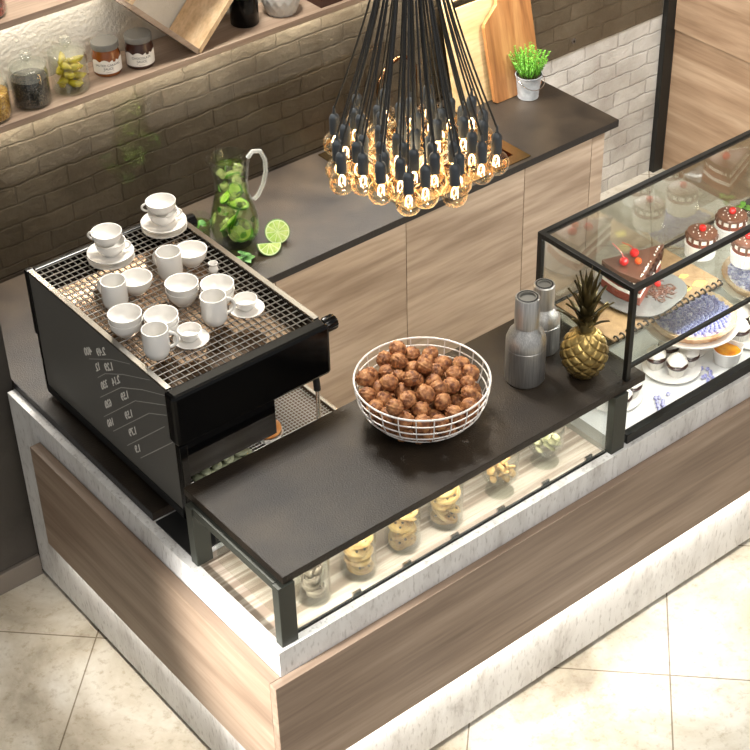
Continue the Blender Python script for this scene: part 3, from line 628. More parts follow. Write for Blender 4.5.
# ------------------------------------------------------------------ jars inside the showcase
def jar(name, label, x, y, z, R, H, grp=None):
    t = thing(name, label, 'jar', (x, y, z), group=grp); w = .003
    bm = BM(); lathe(bm, [(0, 0), (R*.9, 0), (R, .01), (R, H), (R-w, H), (R-w, .012), (R*.88, .006), (0, .006)], 40); obj('glass_wall', bm, 'glass', t, smooth=True); return t
def lidded(t, R, H):
    bm = BM(); lathe(bm, [(0, H+.001), (R*.98, H+.001), (R, H+.01), (R*.5, H+.02), (0, H+.022)], 40); obj('lid', bm, 'glass', t, smooth=True)
ck = thing('cookie', 'pale chocolate chip cookie', 'cookie', group=None); bm = BM()
lathe(bm, [(0, 0), (.041, 0), (.049, .006), (.043, .014), (0, .017)], 26)
for v in bm.verts: v.co *= 1+.04*noise.noise(v.co*60)
obj('biscuit', bm, 'cookie', ck, smooth=True)
for k in range(9):
    a = k*2.4; r = .009*math.sqrt(k+.3)*1.15
    if True:
        r *= 1.15; bm = BM(); ball(bm, (r*math.cos(a), r*math.sin(a), .0145), .0058, 1); obj('chip', bm, 'choc_chip', ck, smooth=True)
used = False; DZ = .9865
for ji, (x, y, wh) in enumerate(((.451, .150, 'second jar from the steel corner leg'), (.654, .155, 'third jar from the steel corner leg'), (.848, .15, 'fourth jar from the steel corner leg'))):
    jar('cookie_jar', 'cylindrical glass jar of chocolate chip cookies, '+wh, x, y, DZ, .064, .20, 'glass cookie jars')
    z = DZ+.012; k = 0
    for L in range(8):
        for q in range(1):
            a = 1.9*L+ji; loc = (x+.008*math.cos(a), y+.008*math.sin(a), z); rot = (random.uniform(-.6, .6), random.uniform(-.6, .6), random.uniform(0, 6))
            if L == 0: rot = (.03, .02, 1)
            o = ck if not used else dup(ck); used = True; o.location = loc; o.rotation_euler = rot
            o['label'] = 'pale chocolate chip cookie piled inside the '+wh; o['group'] = 'cookies in the '+wh; z += .0225
t = jar('wafer_jar', 'cylindrical glass jar of curled cocoa wafers right behind the corner leg', .255, .155, DZ, .064, .19)
w0 = None
for k in range(5):
    bm = None
    if w0 is None:
        bm = BM(); pts = []
        n = 26
        for s in range(n+1):
            a = s/n*4*PI; r = .018+.018*s/n; pts.append((r*math.cos(a), r*math.sin(a)))
        lo = [bm.verts.new((p[0], p[1], 0)) for p in pts]; hi = [bm.verts.new((p[0], p[1], .03)) for p in pts]
        for i in range(n): bm.faces.new((lo[i], lo[i+1], hi[i+1], hi[i]))
        w0 = obj('curled_wafer', bm, 'wafer', smooth=True); so = w0.modifiers.new('thickness', 'SOLIDIFY'); so.thickness = .003
        tag(w0, 'curled cocoa wafer stacked inside the jar behind the corner leg', 'wafer', 'cocoa wafers in the first jar'); o = w0
    else: o = dup(w0)
    o.location = (.255+.008*math.cos(k*2), .155+.008*math.sin(k*2), DZ+.010+k*.034); o.rotation_euler = (.12*math.sin(k*2), .12*math.cos(k*3), k*1.3)
for (x, y, m, lab, nm_) in ((1.105, .145, 'cookie', 'footed glass bowl of broken biscuits next to the last cookie jar', 'broken biscuits'), (1.345, .16, 'herb', 'footed glass bowl of grey-green dried biscuits by the right leg', 'dried biscuits')):
    t = thing('footed_glass_bowl', lab, 'bowl', (x, y, DZ), group='footed glass bowls'); R = .068
    bm = BM(); lathe(bm, [(0, 0), (.052, 0), (.054, .003), (.012, .010), (.008, .018), (.008, .04), (.02, .05), (R*.8, .06), (R, .085), (R, .175), (R-.003, .175), (R-.003, .087), (R*.75, .065), (.0, .057)], 40); obj('glass_body', bm, 'glass', t, smooth=True)
    b0_ = None
    for k in range(24):
        a = k*2.4; r = .019*math.sqrt(k % 6+.3); loc = (x+r*math.cos(a), y+r*math.sin(a), DZ+.080+.019*(k//6))
        if b0_ is None:
            bm = BM(); ball(bm, (0, 0, 0), 1, 2, (.019, .014, .008))
            for v in bm.verts: v.co *= 1+.25*noise.noise(v.co*70)
            b0_ = obj('biscuit_piece', bm, m, smooth=True); tag(b0_, 'piece of the %s inside the %s' % (nm_, lab.split(' of ')[0]+(' by the right leg' if m == 'herb' else ' next to the cookie jars')), 'biscuit', nm_+' in the footed bowl'); o = b0_
        else: o = dup(b0_)
        o.location = loc; o.rotation_euler = (random.uniform(-.8, .8), random.uniform(-.8, .8), random.uniform(0, 6))

# ------------------------------------------------------------------ cake case contents
SZ = 1.361
# notebook
NX0, NX1, NY0, NY1 = 1.69, 2.29, .175, .485
t = thing('spiral_notebook', 'kraft paper spiral notebook with yellow patches lying under the grey plate', 'notebook', (NX0, NY0, SZ)); S = (NX0, NY0, SZ)
bx('cover', (NX0, NX1, NY0, NY1, SZ+.0005, SZ+.008), 'kraft', t, S, bevel=.001)
bm = BM()
for k in range(19):
    x = NX0+.015+k*.0315; tube(bm, [(x, NY0+.012*math.cos(a)+.002, SZ+.010+.010*math.sin(a)) for a in [q*2*PI/12 for q in range(12)]], .0036, 6, closed=True)
obj('spiral_binding', bm, 'black_matte', t, smooth=True, shift=S)
bm = BM()
for (x, y, r) in ((2.13, .24, .035), (2.21, .225, .03), (2.235, .36, .03), (2.17, .44, .035), (2.2, .30, .02), (2.10, .46, .02)):
    n = 11; bm.faces.new([bm.verts.new((x+r*(1+.35*math.sin(k*5.1))*math.cos(2*PI*k/n), y+r*.7*(1+.3*math.cos(k*3.7))*math.sin(2*PI*k/n), SZ+.0084)) for k in range(n)])
obj('printed_patch', bm, 'yellow_print', t, shift=S)
# slice plate
def roundsq(R, p=3.0, n=48, sy=1):
    return [(R*math.copysign(abs(math.cos(a))**(2/p), math.cos(a)), sy*R*math.copysign(abs(math.sin(a))**(2/p), math.sin(a))) for a in [2*PI*k/n for k in range(n)]]
def sqplate(name, label, x, y, z, R, mat, rz=0):
    t = thing(name, label, 'plate', (x, y, z), rz); bm = BM(); rows = []
    for (s, h) in ((.0, 0), (.7, 0), (1, .016), (1.0, .020), (.72, .006), (0, .006)):
        rows.append([bm.verts.new((px*s, py*s, h)) for px, py in roundsq(R)] if s else None)
    R_ = [r for r in rows if r]
    for a, b in zip(R_, R_[1:]):
        for i in range(48): j = (i+1) % 48; bm.faces.new((a[i], a[j], b[j], b[i]))
    bm.faces.new(R_[0][::-1]); bm.faces.new(R_[-1]); bmesh.ops.recalc_face_normals(bm, faces=bm.faces[:]); obj('dish', bm, mat, t, smooth=True); return t
PZ = SZ+.009
pl = sqplate('dessert_plate', 'square-round grey plate with cake slice and chocolate drizzle on the notebook', 1.985, .335, PZ, .166, 'plate_grey', .15)
bm = BM()
for k in range(16):
    pts = []; cx, cy = .055+random.uniform(-.03, .05), -.06+random.uniform(-.03, .05); a0 = random.uniform(0, 6)
    for s in range(14):
        a = a0+s*.42*(1 if k % 2 else -1); r = .018+.004*s*math.sin(s*.8+k); pts.append((cx+r*math.cos(a)+.003*s*math.cos(k), cy+r*math.sin(a), .0085))
    tube(bm, pts, .0022, 5)
obj('chocolate_drizzle', bm, 'choc', pl, smooth=True)
def cherry(parent, p, r, name='cherry', stem=None, mat='cherry'):
    bm = BM(); vs = ball(bm, p, r, 3)
    for v in bm.verts:
        d = v.co-V(p); k = math.exp(-((d.x**2+d.y**2)/(r*.4)**2)) if d.z > 0 else 0; v.co.z -= k*r*.25
    c = obj(name, bm, mat, parent, smooth=True)
    if stem:
        bm = BM(); a = V(p)+V((0, 0, r*.7)); b = V(stem); mid = (a+b)/2+V((.008, .004, 0)); tube(bm, [a, (a+mid)/2+V((.003, 0, 0)), mid, b], .0014, 6); obj('stem', bm, 'cherry', c, smooth=True)
cherry(pl, (.075, -.035, .018), .013)
# cake slice
A, B, Cc = V((1.90, .455)), V((1.915, .262)), V((2.155, .38)); ctr = (A+B+Cc)/3
def slice_thing(name, label, A, B, Cc, z):
    ctr = (A+B+Cc)/3; t = thing(name, label, 'cake', (ctr.x, ctr.y, z)); q = [p-ctr for p in (A, B, Cc)]
    mid = (q[0]+q[1])/2; back = [q[0], q[0]+(mid-q[0])*.5+mid.normalized()*.01, mid+mid.normalized()*.016, q[1]+(mid-q[1])*.5+mid.normalized()*.01, q[1], q[2]]
    for nm_, z0, z1, mt, sc in (('sponge_layer', .0005, .034, 'sponge', 1), ('cream_layer', .034, .052, 'cream', .975), ('sponge_layer', .052, .078, 'sponge', 1), ('cream_layer', .078, .096, 'cream', .97), ('chocolate_icing', .096, .122, 'choc', 1.03)):
        bm = BM(); prism(bm, [tuple(p*sc) for p in back], z0, z1)
        if nm_ != 'sponge_layer': pass
        obj(nm_, bm, mt, t, bevel=.003)
    bm = BM()
    for e0_, e1_ in ((q[1], q[2]), (q[0], q[1])):
        for k in range(7):
            p = e0_+(e1_-e0_)*((k+.5)/7); nrm = V(((e1_-e0_).y, -(e1_-e0_).x)).normalized(); 
            if nrm.dot(p) < 0: nrm = -nrm
            p = p+nrm*.0025; h = random.uniform(.02, .06)
            tube(bm, [(p.x, p.y, .112), (p.x+nrm.x*.002, p.y+nrm.y*.002, .10), (p.x, p.y, .10-h)], [.007, .006, .004], 6)
    obj('chocolate_drip', bm, 'choc_dark', t, smooth=True)
    bm = BM()
    for k in range(22):
        p = (q[1]*.9)+(q[2]*.9-q[1]*.9)*random.random(); p = p*(.9+.1*random.random()); ball(bm, (p.x, p.y, .124), .0035, 1)
    obj('cream_dot', bm, 'cream', t, smooth=True); return t
cs = slice_thing('cake_slice', 'big chocolate cake slice with cherries standing on the grey plate', A, B, Cc, PZ+.0065)
cherry(cs, (-.055, .012, .139), .018, stem=(-.085, .05, .215)); cherry(cs, (.018, .028, .138), .018, stem=(-.02, .06, .185)); cherry(cs, (-.01, -.02, .136), .014, 'orange_berry', mat='orange_berry')
# second dark plate and slice at the right
sqplate('dessert_plate', 'dark grey plate with the second cake slice near the right frame edge', 2.86, .36, SZ+.0005, .15, 'plate_dark')
cs2 = slice_thing('cake_slice', 'chocolate cake slice on the dark plate, cut by the right frame edge', V((2.79, .44)), V((2.80, .28)), V((3.0, .36)), SZ+.008)
cherry(cs2, (-.03, .01, .139), .017, stem=(-.06, .05, .2))
# ramekins
def ramekin(x, y, label):
    t = thing('ramekin_dessert', label, 'dessert', (x, y, SZ), group='ramekin desserts'); R = .064
    bm = BM(); lathe(bm, [(0, .001), (R*.9, .001), (R*.93, .005), (R*.97, .05), (R*1.0, .052), (R*1.0, .062), (R*.93, .062), (R*.9, .01), (0, .008)], 72, rib=.0018, nrib=1); obj('ramekin', bm, 'porcelain', t, smooth=False)
    bm = BM(); lathe(bm, [(0, .012), (R*.88, .012), (R*.9, .075), (0, .075)], 36); obj('sponge', bm, 'sponge', t, smooth=True)
    bm = BM(); lathe(bm, [(0, .0755), (R*.88, .0755), (R*.9, .085), (R*.86, .094), (0, .094)], 36); obj('cream', bm, 'cream', t, smooth=True)
    bm = BM(); lathe(bm, [(0, .0945), (R*.92, .0945), (R*.95, .101), (R*.9, .108), (0, .112)], 36)
    for k in range(12):
        a = k*2*PI/12+.1; h = .012+.02*((k*7) % 5)/5; tube(bm, [(R*.93*math.cos(a), R*.93*math.sin(a), .10), (R*.95*math.cos(a), R*.95*math.sin(a), .09), (R*.92*math.cos(a), R*.92*math.sin(a), .09-h)], [.006, .006, .004], 6)
    obj('chocolate_topping', bm, 'choc', t, smooth=True)
    cherry(t, (.0, 0, .122), .015)
    bm = BM()
    for k in range(14): a = k*2.4; r = .012*math.sqrt(k+1); ball(bm, (r*math.cos(a), r*math.sin(a), .111), .0028, 1)
    obj('cream_dot', bm, 'cream', t, smooth=True)
    return t
r0 = ramekin(2.375, .375, 'cherry-topped chocolate ramekin dessert right of the notebook corner')
dup(r0, (2.47, .22, SZ), label='cherry-topped ramekin dessert above the blueberry tart, cut by the right frame edge')
dup(r0, (2.56, .385, SZ), label='ramekin dessert farther back, partly behind the black top rail')
dup(r0, (2.66, .22, SZ), (0, 0, 1), 'ramekin dessert outside the right frame edge beside the dark plate')
# mint sprig in the case
def sprig(name, label, loc, n=5, L=.05, mat='mint'):
    t = thing(name, label, 'herb', loc)
    bm = BM(); tube(bm, [(0, 0, .003), (.005, .003, .02), (.008, .004, .035)], .0015, 6); obj('stem', bm, mat, t, smooth=True)
    for k in range(n):
        bm = BM(); a = k*2.399; Lk = L*(1-.08*k); z0 = .006+.007*k; rows = []
        m = 8
        for s in range(m+1):
            u = s/m; w = Lk*.32*math.sin(PI*min(.999, u*.92+.04)); x = Lk*u; z = z0+Lk*(.55*u-.45*u*u)
            rows.append([bm.verts.new((x, -w, z+.12*w)), bm.verts.new((x, 0, z-.002)), bm.verts.new((x, w, z+.12*w))])
        for p, q in zip(rows, rows[1:]):
            for i in range(2): bm.faces.new((p[i], p[i+1], q[i+1], q[i]))
        bmesh.ops.rotate(bm, verts=bm.verts[:], cent=(0, 0, 0), matrix=Matrix.Rotation(a, 3, 'Z')); o = obj('leaf', bm, mat, t, smooth=True); so = o.modifiers.new('thickness', 'SOLIDIFY'); so.thickness = .0012
    return t
sprig('mint_sprig', 'small green mint sprig at the back of the glass shelf behind the ramekins', (2.74, .47, SZ+.0005), mat='leaf')

# blueberry tarts on stands
def tart(x, y, lab_t, lab_s, R=.178):
    s = thing('cake_stand', lab_s, 'cake stand', (x, y, 1.0005), group='white cake stands')
    bm = BM(); lathe(bm, [(0, 0), (.075, 0), (.078, .006), (.03, .02), (.022, .06), (.03, .11), (.06, .125), (R+.01, .132), (R+.016, .142), (R+.01, .142), (R, .137), (0, .137)], 56); obj('stand_body', bm, 'porcelain', s, smooth=True)
    z = 1.0005+.1375; t = thing('blueberry_tart', lab_t, 'tart', (x, y, z), group='blueberry tarts')
    bm = BM(); lathe(bm, [(0, 0), (R*.86, 0), (R*.97, .03), (R, .036), (R*.97, .042), (R*.91, .036), (R*.87, .03), (0, .03)], 84, rib=.004, nrib=1); obj('crust', bm, 'crust', t, smooth=True)
    bm = BM(); lathe(bm, [(0, .0305), (R*.87, .0305), (R*.86, .036), (R*.5, .041), (0, .043)], 48); obj('cream_filling', bm, 'tart_cream', t, smooth=True)
    N = 260; pos = []
    for k in range(N):
        a = k*2.399963; r = R*.85*math.sqrt((k+.5)/N); pos.append((r*math.cos(a), r*math.sin(a), .043-.006*(r/R)**2+.002*((k*7) % 3)/2))
    pos.sort(key=lambda p: p[1]); bm = BM(); ball(bm, (0, 0, 0), .0092, 2, (1, 1, .85)); b_ = obj('blueberry', bm, 'blueberry', t, smooth=True); b_.location = pos[0]
    for p in pos[1:100]:
        o = b_.copy(); C.objects.link(o); o.location = p; o.parent = t
    bm = BM()
    for p in pos[100:]: ball(bm, p, .0092, 1, (1, 1, .85))
    o = obj('blueberry_layer', bm, 'blueberry', t, smooth=True); o['kind'] = 'stuff'
tart(2.255, .285, 'blueberry tart with a pale crust below the notebook corner', 'white cake stand holding the tart left of the frame edge')
tart(2.70, .285, 'blueberry tart farther right, only its left rim inside the frame', 'white cake stand holding the tart at the right frame edge')

# plates and cupcakes on the case floor
def rplate(x, y, R, label):
    t = thing('round_plate', label, 'plate', (x, y, 1.0005), group='round white plates')
    bm = BM(); lathe(bm, [(0, 0), (R*.6, 0), (R*.66, .004), (R, .014), (R, .017), (R*.66, .008), (0, .007)], 48); obj('dish', bm, 'porcelain', t, smooth=True)
rplate(2.105, .235, .118, 'round white plate of four cupcakes beside the loose blueberries'); rplate(1.80, .26, .118, 'round white plate of cupcakes half hidden under the dark stone top'); rplate(2.50, .17, .10, 'white plate under the cupcakes right of the sauce bowl')
def cupcake():
    t = thing('cupcake', 'x', 'cupcake', group='cupcakes'); 
    bm = BM(); lathe(bm, [(0, 0), (.026, 0), (.036, .038), (.034, .038), (0, .034)], 44, rib=.0018, nrib=1); obj('wrapper', bm, 'paper_white', t)
    bm = BM(); lathe(bm, [(0, .030), (.034, .036), (.042, .044), (.043, .05), (.036, .056), (0, .056)], 32); obj('chocolate_cake', bm, 'choc_dark', t, smooth=True)
    bm = BM(); lathe(bm, [(0, .0565), (.037, .0565), (.041, .064), (.036, .074), (.032, .077), (.028, .086), (.018, .094), (.008, .101), (0, .103)], 30)
    for v in bm.verts: a = math.atan2(v.co.y, v.co.x); k = 1+.05*math.sin(6*a+v.co.z*120); v.co.x *= k; v.co.y *= k
    obj('frosting', bm, 'cream', t, smooth=True)
    bm = BM()
    for k in range(26):
        a = k*2.4; r = .036*math.sqrt((k+.5)/26); z = .103-.04*(r/.036)**1.6; ball(bm, (r*math.cos(a), r*math.sin(a), z), .0026, 1, (1.8, .8, .7), Matrix.Rotation(k, 3, 'Z'))
    obj('sprinkle', bm, 'choc', t, smooth=True); return t
c0 = cupcake(); c0.location = (2.088, .192, 1.0085); c0['label'] = 'frosted cupcake at the near left of the plate beside the blueberries'
for (x, y, l) in ((2.17, .205, 'frosted cupcake nearest the loose blueberries, at the right of its plate'), (2.06, .28, 'frosted cupcake at the far left of the four-cupcake plate'), (2.15, .295, 'frosted cupcake at the far right of the four-cupcake plate'),
                  (1.775, .19, 'frosted cupcake nearest the front rail on the half hidden plate'), (1.855, .215, 'frosted cupcake at the right of the half hidden plate'), (1.79, .30, 'frosted cupcake at the back of the half hidden plate'),
                  (2.45, .19, 'frosted cupcake right of the orange sauce bowl'), (2.54, .165, 'frosted cupcake at the right frame edge on the last plate'), (2.52, .25, 'frosted cupcake behind the last one by the right frame edge')):
    dup(c0, (x, y, 1.0085), (0, 0, x*9), l)
# sauce bowl
t = thing('sauce_bowl', 'small white spouted bowl of orange jam among the cupcakes', 'bowl', (2.305, .125, 1.0005)); R = .06
bm = BM(); lathe(bm, [(0, 0), (R*.7, 0), (R*.82, .01), (R, .07), (R-.005, .07), (R*.78, .014), (0, .01)], 48)
for v in bm.verts:
    a = math.atan2(v.co.y, v.co.x); k = math.exp(-((a+.35)/.22)**2)*max(0, (v.co.z-.03)/.04)
    v.co.x *= 1+.35*k; v.co.y *= 1+.35*k
obj('bowl', bm, 'porcelain', t, smooth=True)
bm = BM(); lathe(bm, [(0, .055), (R*.90, .055), (R*.86, .05), (0, .045)], 36); 
for v in bm.verts:
    if v.co.z > .054: v.co.z += .004*noise.noise(v.co*60)
obj('jam', bm, 'orange_jam', t, smooth=True)
bm = BM(); ball(bm, (0, 0, 0), .0095, 2, (1, 1, .88)); bb = obj('blueberry', bm, 'blueberry', smooth=True); first = True
for (x, y, g) in ((1.900, .128, 0), (1.885, .110, 0), (1.905, .104, 0), (1.922, .118, 0), (1.90, .09, 0), (1.875, .092, 0), (1.915, .15, 0), (1.97, .135, 0), (1.926, .142, 0),
                  (2.165, .120, 1), (2.185, .112, 1), (2.178, .094, 1), (2.155, .098, 1), (2.20, .125, 1), (2.205, .145, 1), (2.14, .083, 1), (2.19, .163, 1), (2.15, .12, 1)):
    o = bb if first else dup(bb); first = False; o.location = (x, y-.012, 1.0088); o.rotation_euler = (x*9, y*7, 0)
    tag(o, 'loose blueberry on the white case floor '+('between the sauce bowl and the four cupcakes' if g else 'near the end of the dark stone top'), 'blueberry', 'loose blueberries '+('by the sauce bowl' if g else 'by the stone top'))

# ------------------------------------------------------------------ rear worktop things
WZ = 1.0355
# water jug
t = thing('water_jug', 'glass jug of lime and mint water standing on the rear worktop', 'jug', (1.285, 2.075, WZ)); t.scale = (1.22, 1.22, 1.2)
jp = [(.045, 0), (.062, .004), (.080, .03), (.092, .075), (.090, .12), (.075, .175), (.062, .225), (.062, .28), (.068, .33), (.072, .365)]
bm = BM(); outer = [(0, 0)]+jp; inner = [(r-.004, z+.004 if i else .01) for i, (r, z) in enumerate(jp)][::-1]+[(0, .012)]
lathe(bm, outer+inner, 48)
for v in bm.verts:
    if v.co.z > .31:
        a = math.atan2(v.co.y, v.co.x); k = math.exp(-((((a-2.9+PI) % (2*PI))-PI)/.5)**2)*(v.co.z-.31)/.055; v.co.x *= 1+.25*k; v.co.y *= 1+.25*k; v.co.z += .012*k
obj('glass_body', bm, 'glass', t, smooth=True)
bm = BM(); ax = V((math.cos(-.35), math.sin(-.35), 0)); hp = [(.066, .35), (.085, .372), (.112, .368), (.128, .33), (.128, .28), (.115, .23), (.095, .19), (.078, .175)]
tube(bm, [ax*r+V((0, 0, z)) for r, z in hp], .0085, 10); obj('handle', bm, cloudy('thick_glass', (225, 228, 226), .32), t, smooth=True)
bm = BM(); lathe(bm, [(0, .014)]+[(r-.006, z+.006) for r, z in jp if z < .31]+[(.062, .325), (0, .325)], 40); obj('water', bm, 'water', t, smooth=True)
def lime_disc(bm_skin, bm_fl, c, r, th, rot):
    mt = Matrix.Translation(c) @ rot.to_4x4()
    for bmx, rr, tt in ((bm_skin, r, th), (bm_fl, r*.86, th*1.12)):
        s = BM(); lathe(s, [(0, -tt/2), (rr, -tt/2), (rr, tt/2), (0, tt/2)], 28); s.transform(mt); me = bpy.data.meshes.new('tmp'); s.to_mesh(me); s.free(); bmx.from_mesh(me); bpy.data.meshes.remove(me)
for k in range(7):
    bs, bf = BM(), BM(); rot = Euler((random.uniform(-1.3, 1.3), random.uniform(-1.2, 1.2), random.uniform(0, 6))).to_matrix(); z = .05+k*.038; rr = .03 if z > .17 else .045
    lime_disc(bs, bf, V((.022*math.cos(k*2.2), .022*math.sin(k*2.2), z)), rr, .006, rot)
    s_ = obj('lime_slice', bs, 'lime_skin', t, smooth=True); obj('slice_flesh', bf, 'lime_flesh', s_, smooth=True)
for k in range(22):
    bm = BM(); z = .31-k*.0125; s = .0135; rot = Euler((random.uniform(0, 6), random.uniform(0, 6), 0)).to_matrix(); rr = .032 if z > .15 else .045; vs = box(bm, -s, s, -s, s, -s, s)
    bmesh.ops.transform(bm, matrix=Matrix.Translation((rr*math.cos(k*2.4), rr*math.sin(k*2.4), z)) @ rot.to_4x4(), verts=vs); obj('ice_cube', bm, 'ice', t, bevel=.004)
for k in range(20):
    bm = BM(); a = k*2.399; z = .03+.285*k/20; rr = (.05 if z > .17 else .07)*random.uniform(.5, 1); L = .03; w = .011; rot = Euler((random.uniform(0, 6), random.uniform(0, 6), random.uniform(0, 6))).to_matrix().to_4x4()
    vs = [bm.verts.new(p) for p in ((-L/2, 0, 0), (-L/5, -w, .002), (L/4, -w*.8, .003), (L/2, 0, 0), (L/4, w*.8, .003), (-L/5, w, .002))]; bm.faces.new(vs); bm.transform(Matrix.Translation((rr*math.cos(a), rr*math.sin(a), z)) @ rot)
    o = obj('mint_leaf', bm, 'mint' if k % 2 else 'leaf', t); so = o.modifiers.new('thickness', 'SOLIDIFY'); so.thickness = .001
# lime halves
def lime_half(name, label, loc, rot, r=.056, wedge=False):
    t = thing(name, label, 'lime', loc); t.rotation_euler = rot
    n = 12; prof = [(r*math.sin(PI/2*k/n), -r*math.cos(PI/2*k/n)) for k in range(n+1)]
    bm = BM(); lathe(bm, prof+[(0, 0)], 40)
    if wedge: bmesh.ops.bisect_plane(bm, geom=bm.verts[:]+bm.edges[:]+bm.faces[:], plane_co=(0, 0, 0), plane_no=(0, 1, 0), clear_outer=True); bmesh.ops.holes_fill(bm, edges=[e for e in bm.edges if e.is_boundary])
    obj('skin', bm, 'lime_skin', t, smooth=True)
    bm = BM(); lathe(bm, [(0, .0004), (r*.95, .0004), (r*.95, .0012), (0, .0012)], 40)
    if wedge: bmesh.ops.bisect_plane(bm, geom=bm.verts[:]+bm.edges[:]+bm.faces[:], plane_co=(0, 0, 0), plane_no=(0, 1, 0), clear_outer=True)
    obj('pith', bm, 'lime_pith', t)
    for k in range(10):
        a0, a1 = 2*PI*k/10+.05, 2*PI*(k+1)/10-.05
        if wedge and math.sin((a0+a1)/2) > 0: continue
        bm = BM(); bm.faces.new([bm.verts.new((q*math.cos(a), q*math.sin(a), .0020)) for q, a in [(r*.06, (a0+a1)/2), (r*.84, a0), (r*.86, a0*.66+a1*.34), (r*.86, a0*.34+a1*.66), (r*.84, a1)]]); obj('segment', bm, 'lime_flesh', t)
    return t
Cm = V((-2.041, -3.192, 5.029)); 
lime_half('lime_half', 'upright lime half showing its juicy cut face, behind the wedge', (1.432, 1.965, WZ+.056), (math.radians(68), 0, math.radians(-28)))
lime_half('lime_wedge', 'lime wedge lying in front of the cut lime half', (1.355, 1.92, WZ+.050), (math.radians(60), math.radians(8), math.radians(-20)), .056, True)
# tumbler with dark drink
t = thing('glass_tumbler', 'glass tumbler with mint and lime left of the jug, partly behind the saucer', 'glass', (1.165, 2.19, WZ))
bm = BM(); R = .062; lathe(bm, [(0, 0), (R*.8, 0), (R, .13), (R-.003, .13), (R*.78, .008), (0, .008)], 40); obj('glass_body', bm, 'glass', t, smooth=True)
bm = BM(); lathe(bm, [(0, .009), (R*.77, .009), (R*.93, .095), (0, .095)], 36); obj('drink', bm, 'water', t, smooth=True)
bs, bf = BM(), BM(); lime_disc(bs, bf, V((-.055, -.01, .13)), .035, .006, Euler((1.1, .2, .4)).to_matrix()); s_ = obj('lime_slice', bs, 'lime_skin', t, smooth=True); obj('slice_flesh', bf, 'lime_flesh', s_, smooth=True)
for k in range(7):
    bm = BM(); a = k*2.4; L = .045; w = .014; vs = [bm.verts.new(p) for p in ((-L/2, 0, 0), (-L/5, -w, .002), (L/4, -w*.8, .003), (L/2, 0, 0), (L/4, w*.8, .003), (-L/5, w, .002))]; bm.faces.new(vs)
    bm.transform(Matrix.Translation((.022*math.cos(a), .022*math.sin(a), .05+.01*k)) @ Euler((random.uniform(-1, 1), random.uniform(-1, 1), a)).to_matrix().to_4x4()); o = obj('mint_leaf', bm, 'mint', t); so = o.modifiers.new('thickness', 'SOLIDIFY'); so.thickness = .001
sprig('mint_sprig', 'fresh mint sprig on the rear worktop below the jug', (1.219, 1.925, WZ), 7, .06)

# cutting boards leaning on the wall
def board(name, label, mat, poly, hole, loc, tilt, th=.022, rz=0):
    """poly in (x, z) of the board face, hole optional"""
    t = thing(name, label, 'cutting board', loc); t.rotation_euler = (tilt, 0, rz)
    bm = BM()
    f_ = [bm.verts.new((x, 0, z)) for x, z in poly]; es = [bm.edges.new((f_[i], f_[(i+1) % len(f_)])) for i in range(len(f_))]
    if hole:
        h_ = [bm.verts.new((x, 0, z)) for x, z in hole]; es += [bm.edges.new((h_[i], h_[(i+1) % len(h_)])) for i in range(len(h_))]
    bmesh.ops.triangle_fill(bm, use_beauty=True, edges=es)
    r = bmesh.ops.extrude_face_region(bm, geom=bm.faces[:]); bmesh.ops.translate(bm, verts=[g for g in r['geom'] if isinstance(g, bmesh.types.BMVert)], vec=(0, th, 0)); bmesh.ops.recalc_face_normals(bm, faces=bm.faces[:])
    obj('board', bm, mat, t, bevel=.003); return t
def arc(cx, cz, r, a0, a1, n=6): return [(cx+r*math.cos(math.radians(a0+(a1-a0)*k/n)), cz+r*math.sin(math.radians(a0+(a1-a0)*k/n))) for k in range(n+1)]
W, H = .44, .60
poly = arc(.02, .02, .02, 180, 270)+arc(W-.02, .02, .02, 270, 360)+arc(W-.03, H-.03, .03, 0, 90)+arc(.03, H-.03, .03, 90, 180)
hole = arc(.085, H-.07, .02, 90, 270)+arc(W-.085, H-.07, .02, -90, 90)
board('cutting_board', 'pale rectangular cutting board with a slot handle leaning on the wall', 'board_light', poly, hole, (2.80, 2.325, WZ+.001), math.radians(-13))
poly = arc(.02, .02, .018, 180, 270)+arc(.30, .02, .018, 270, 360)+[(.318, .44), (.31, .475), (.235, .475)]+arc(.19, .50, .02, 0, 0, 1)[:1]+[(.205, .53), (.205, .60), (.185, .615), (.13, .615), (.112, .60), (.112, .53), (.10, .48), (.01, .41), (.002, .39)]
board('paddle_board', 'brown olive-wood paddle board with a short handle behind the plant bucket', 'board_dark', poly, None, (3.005, 2.275, WZ+.001), math.radians(-14))

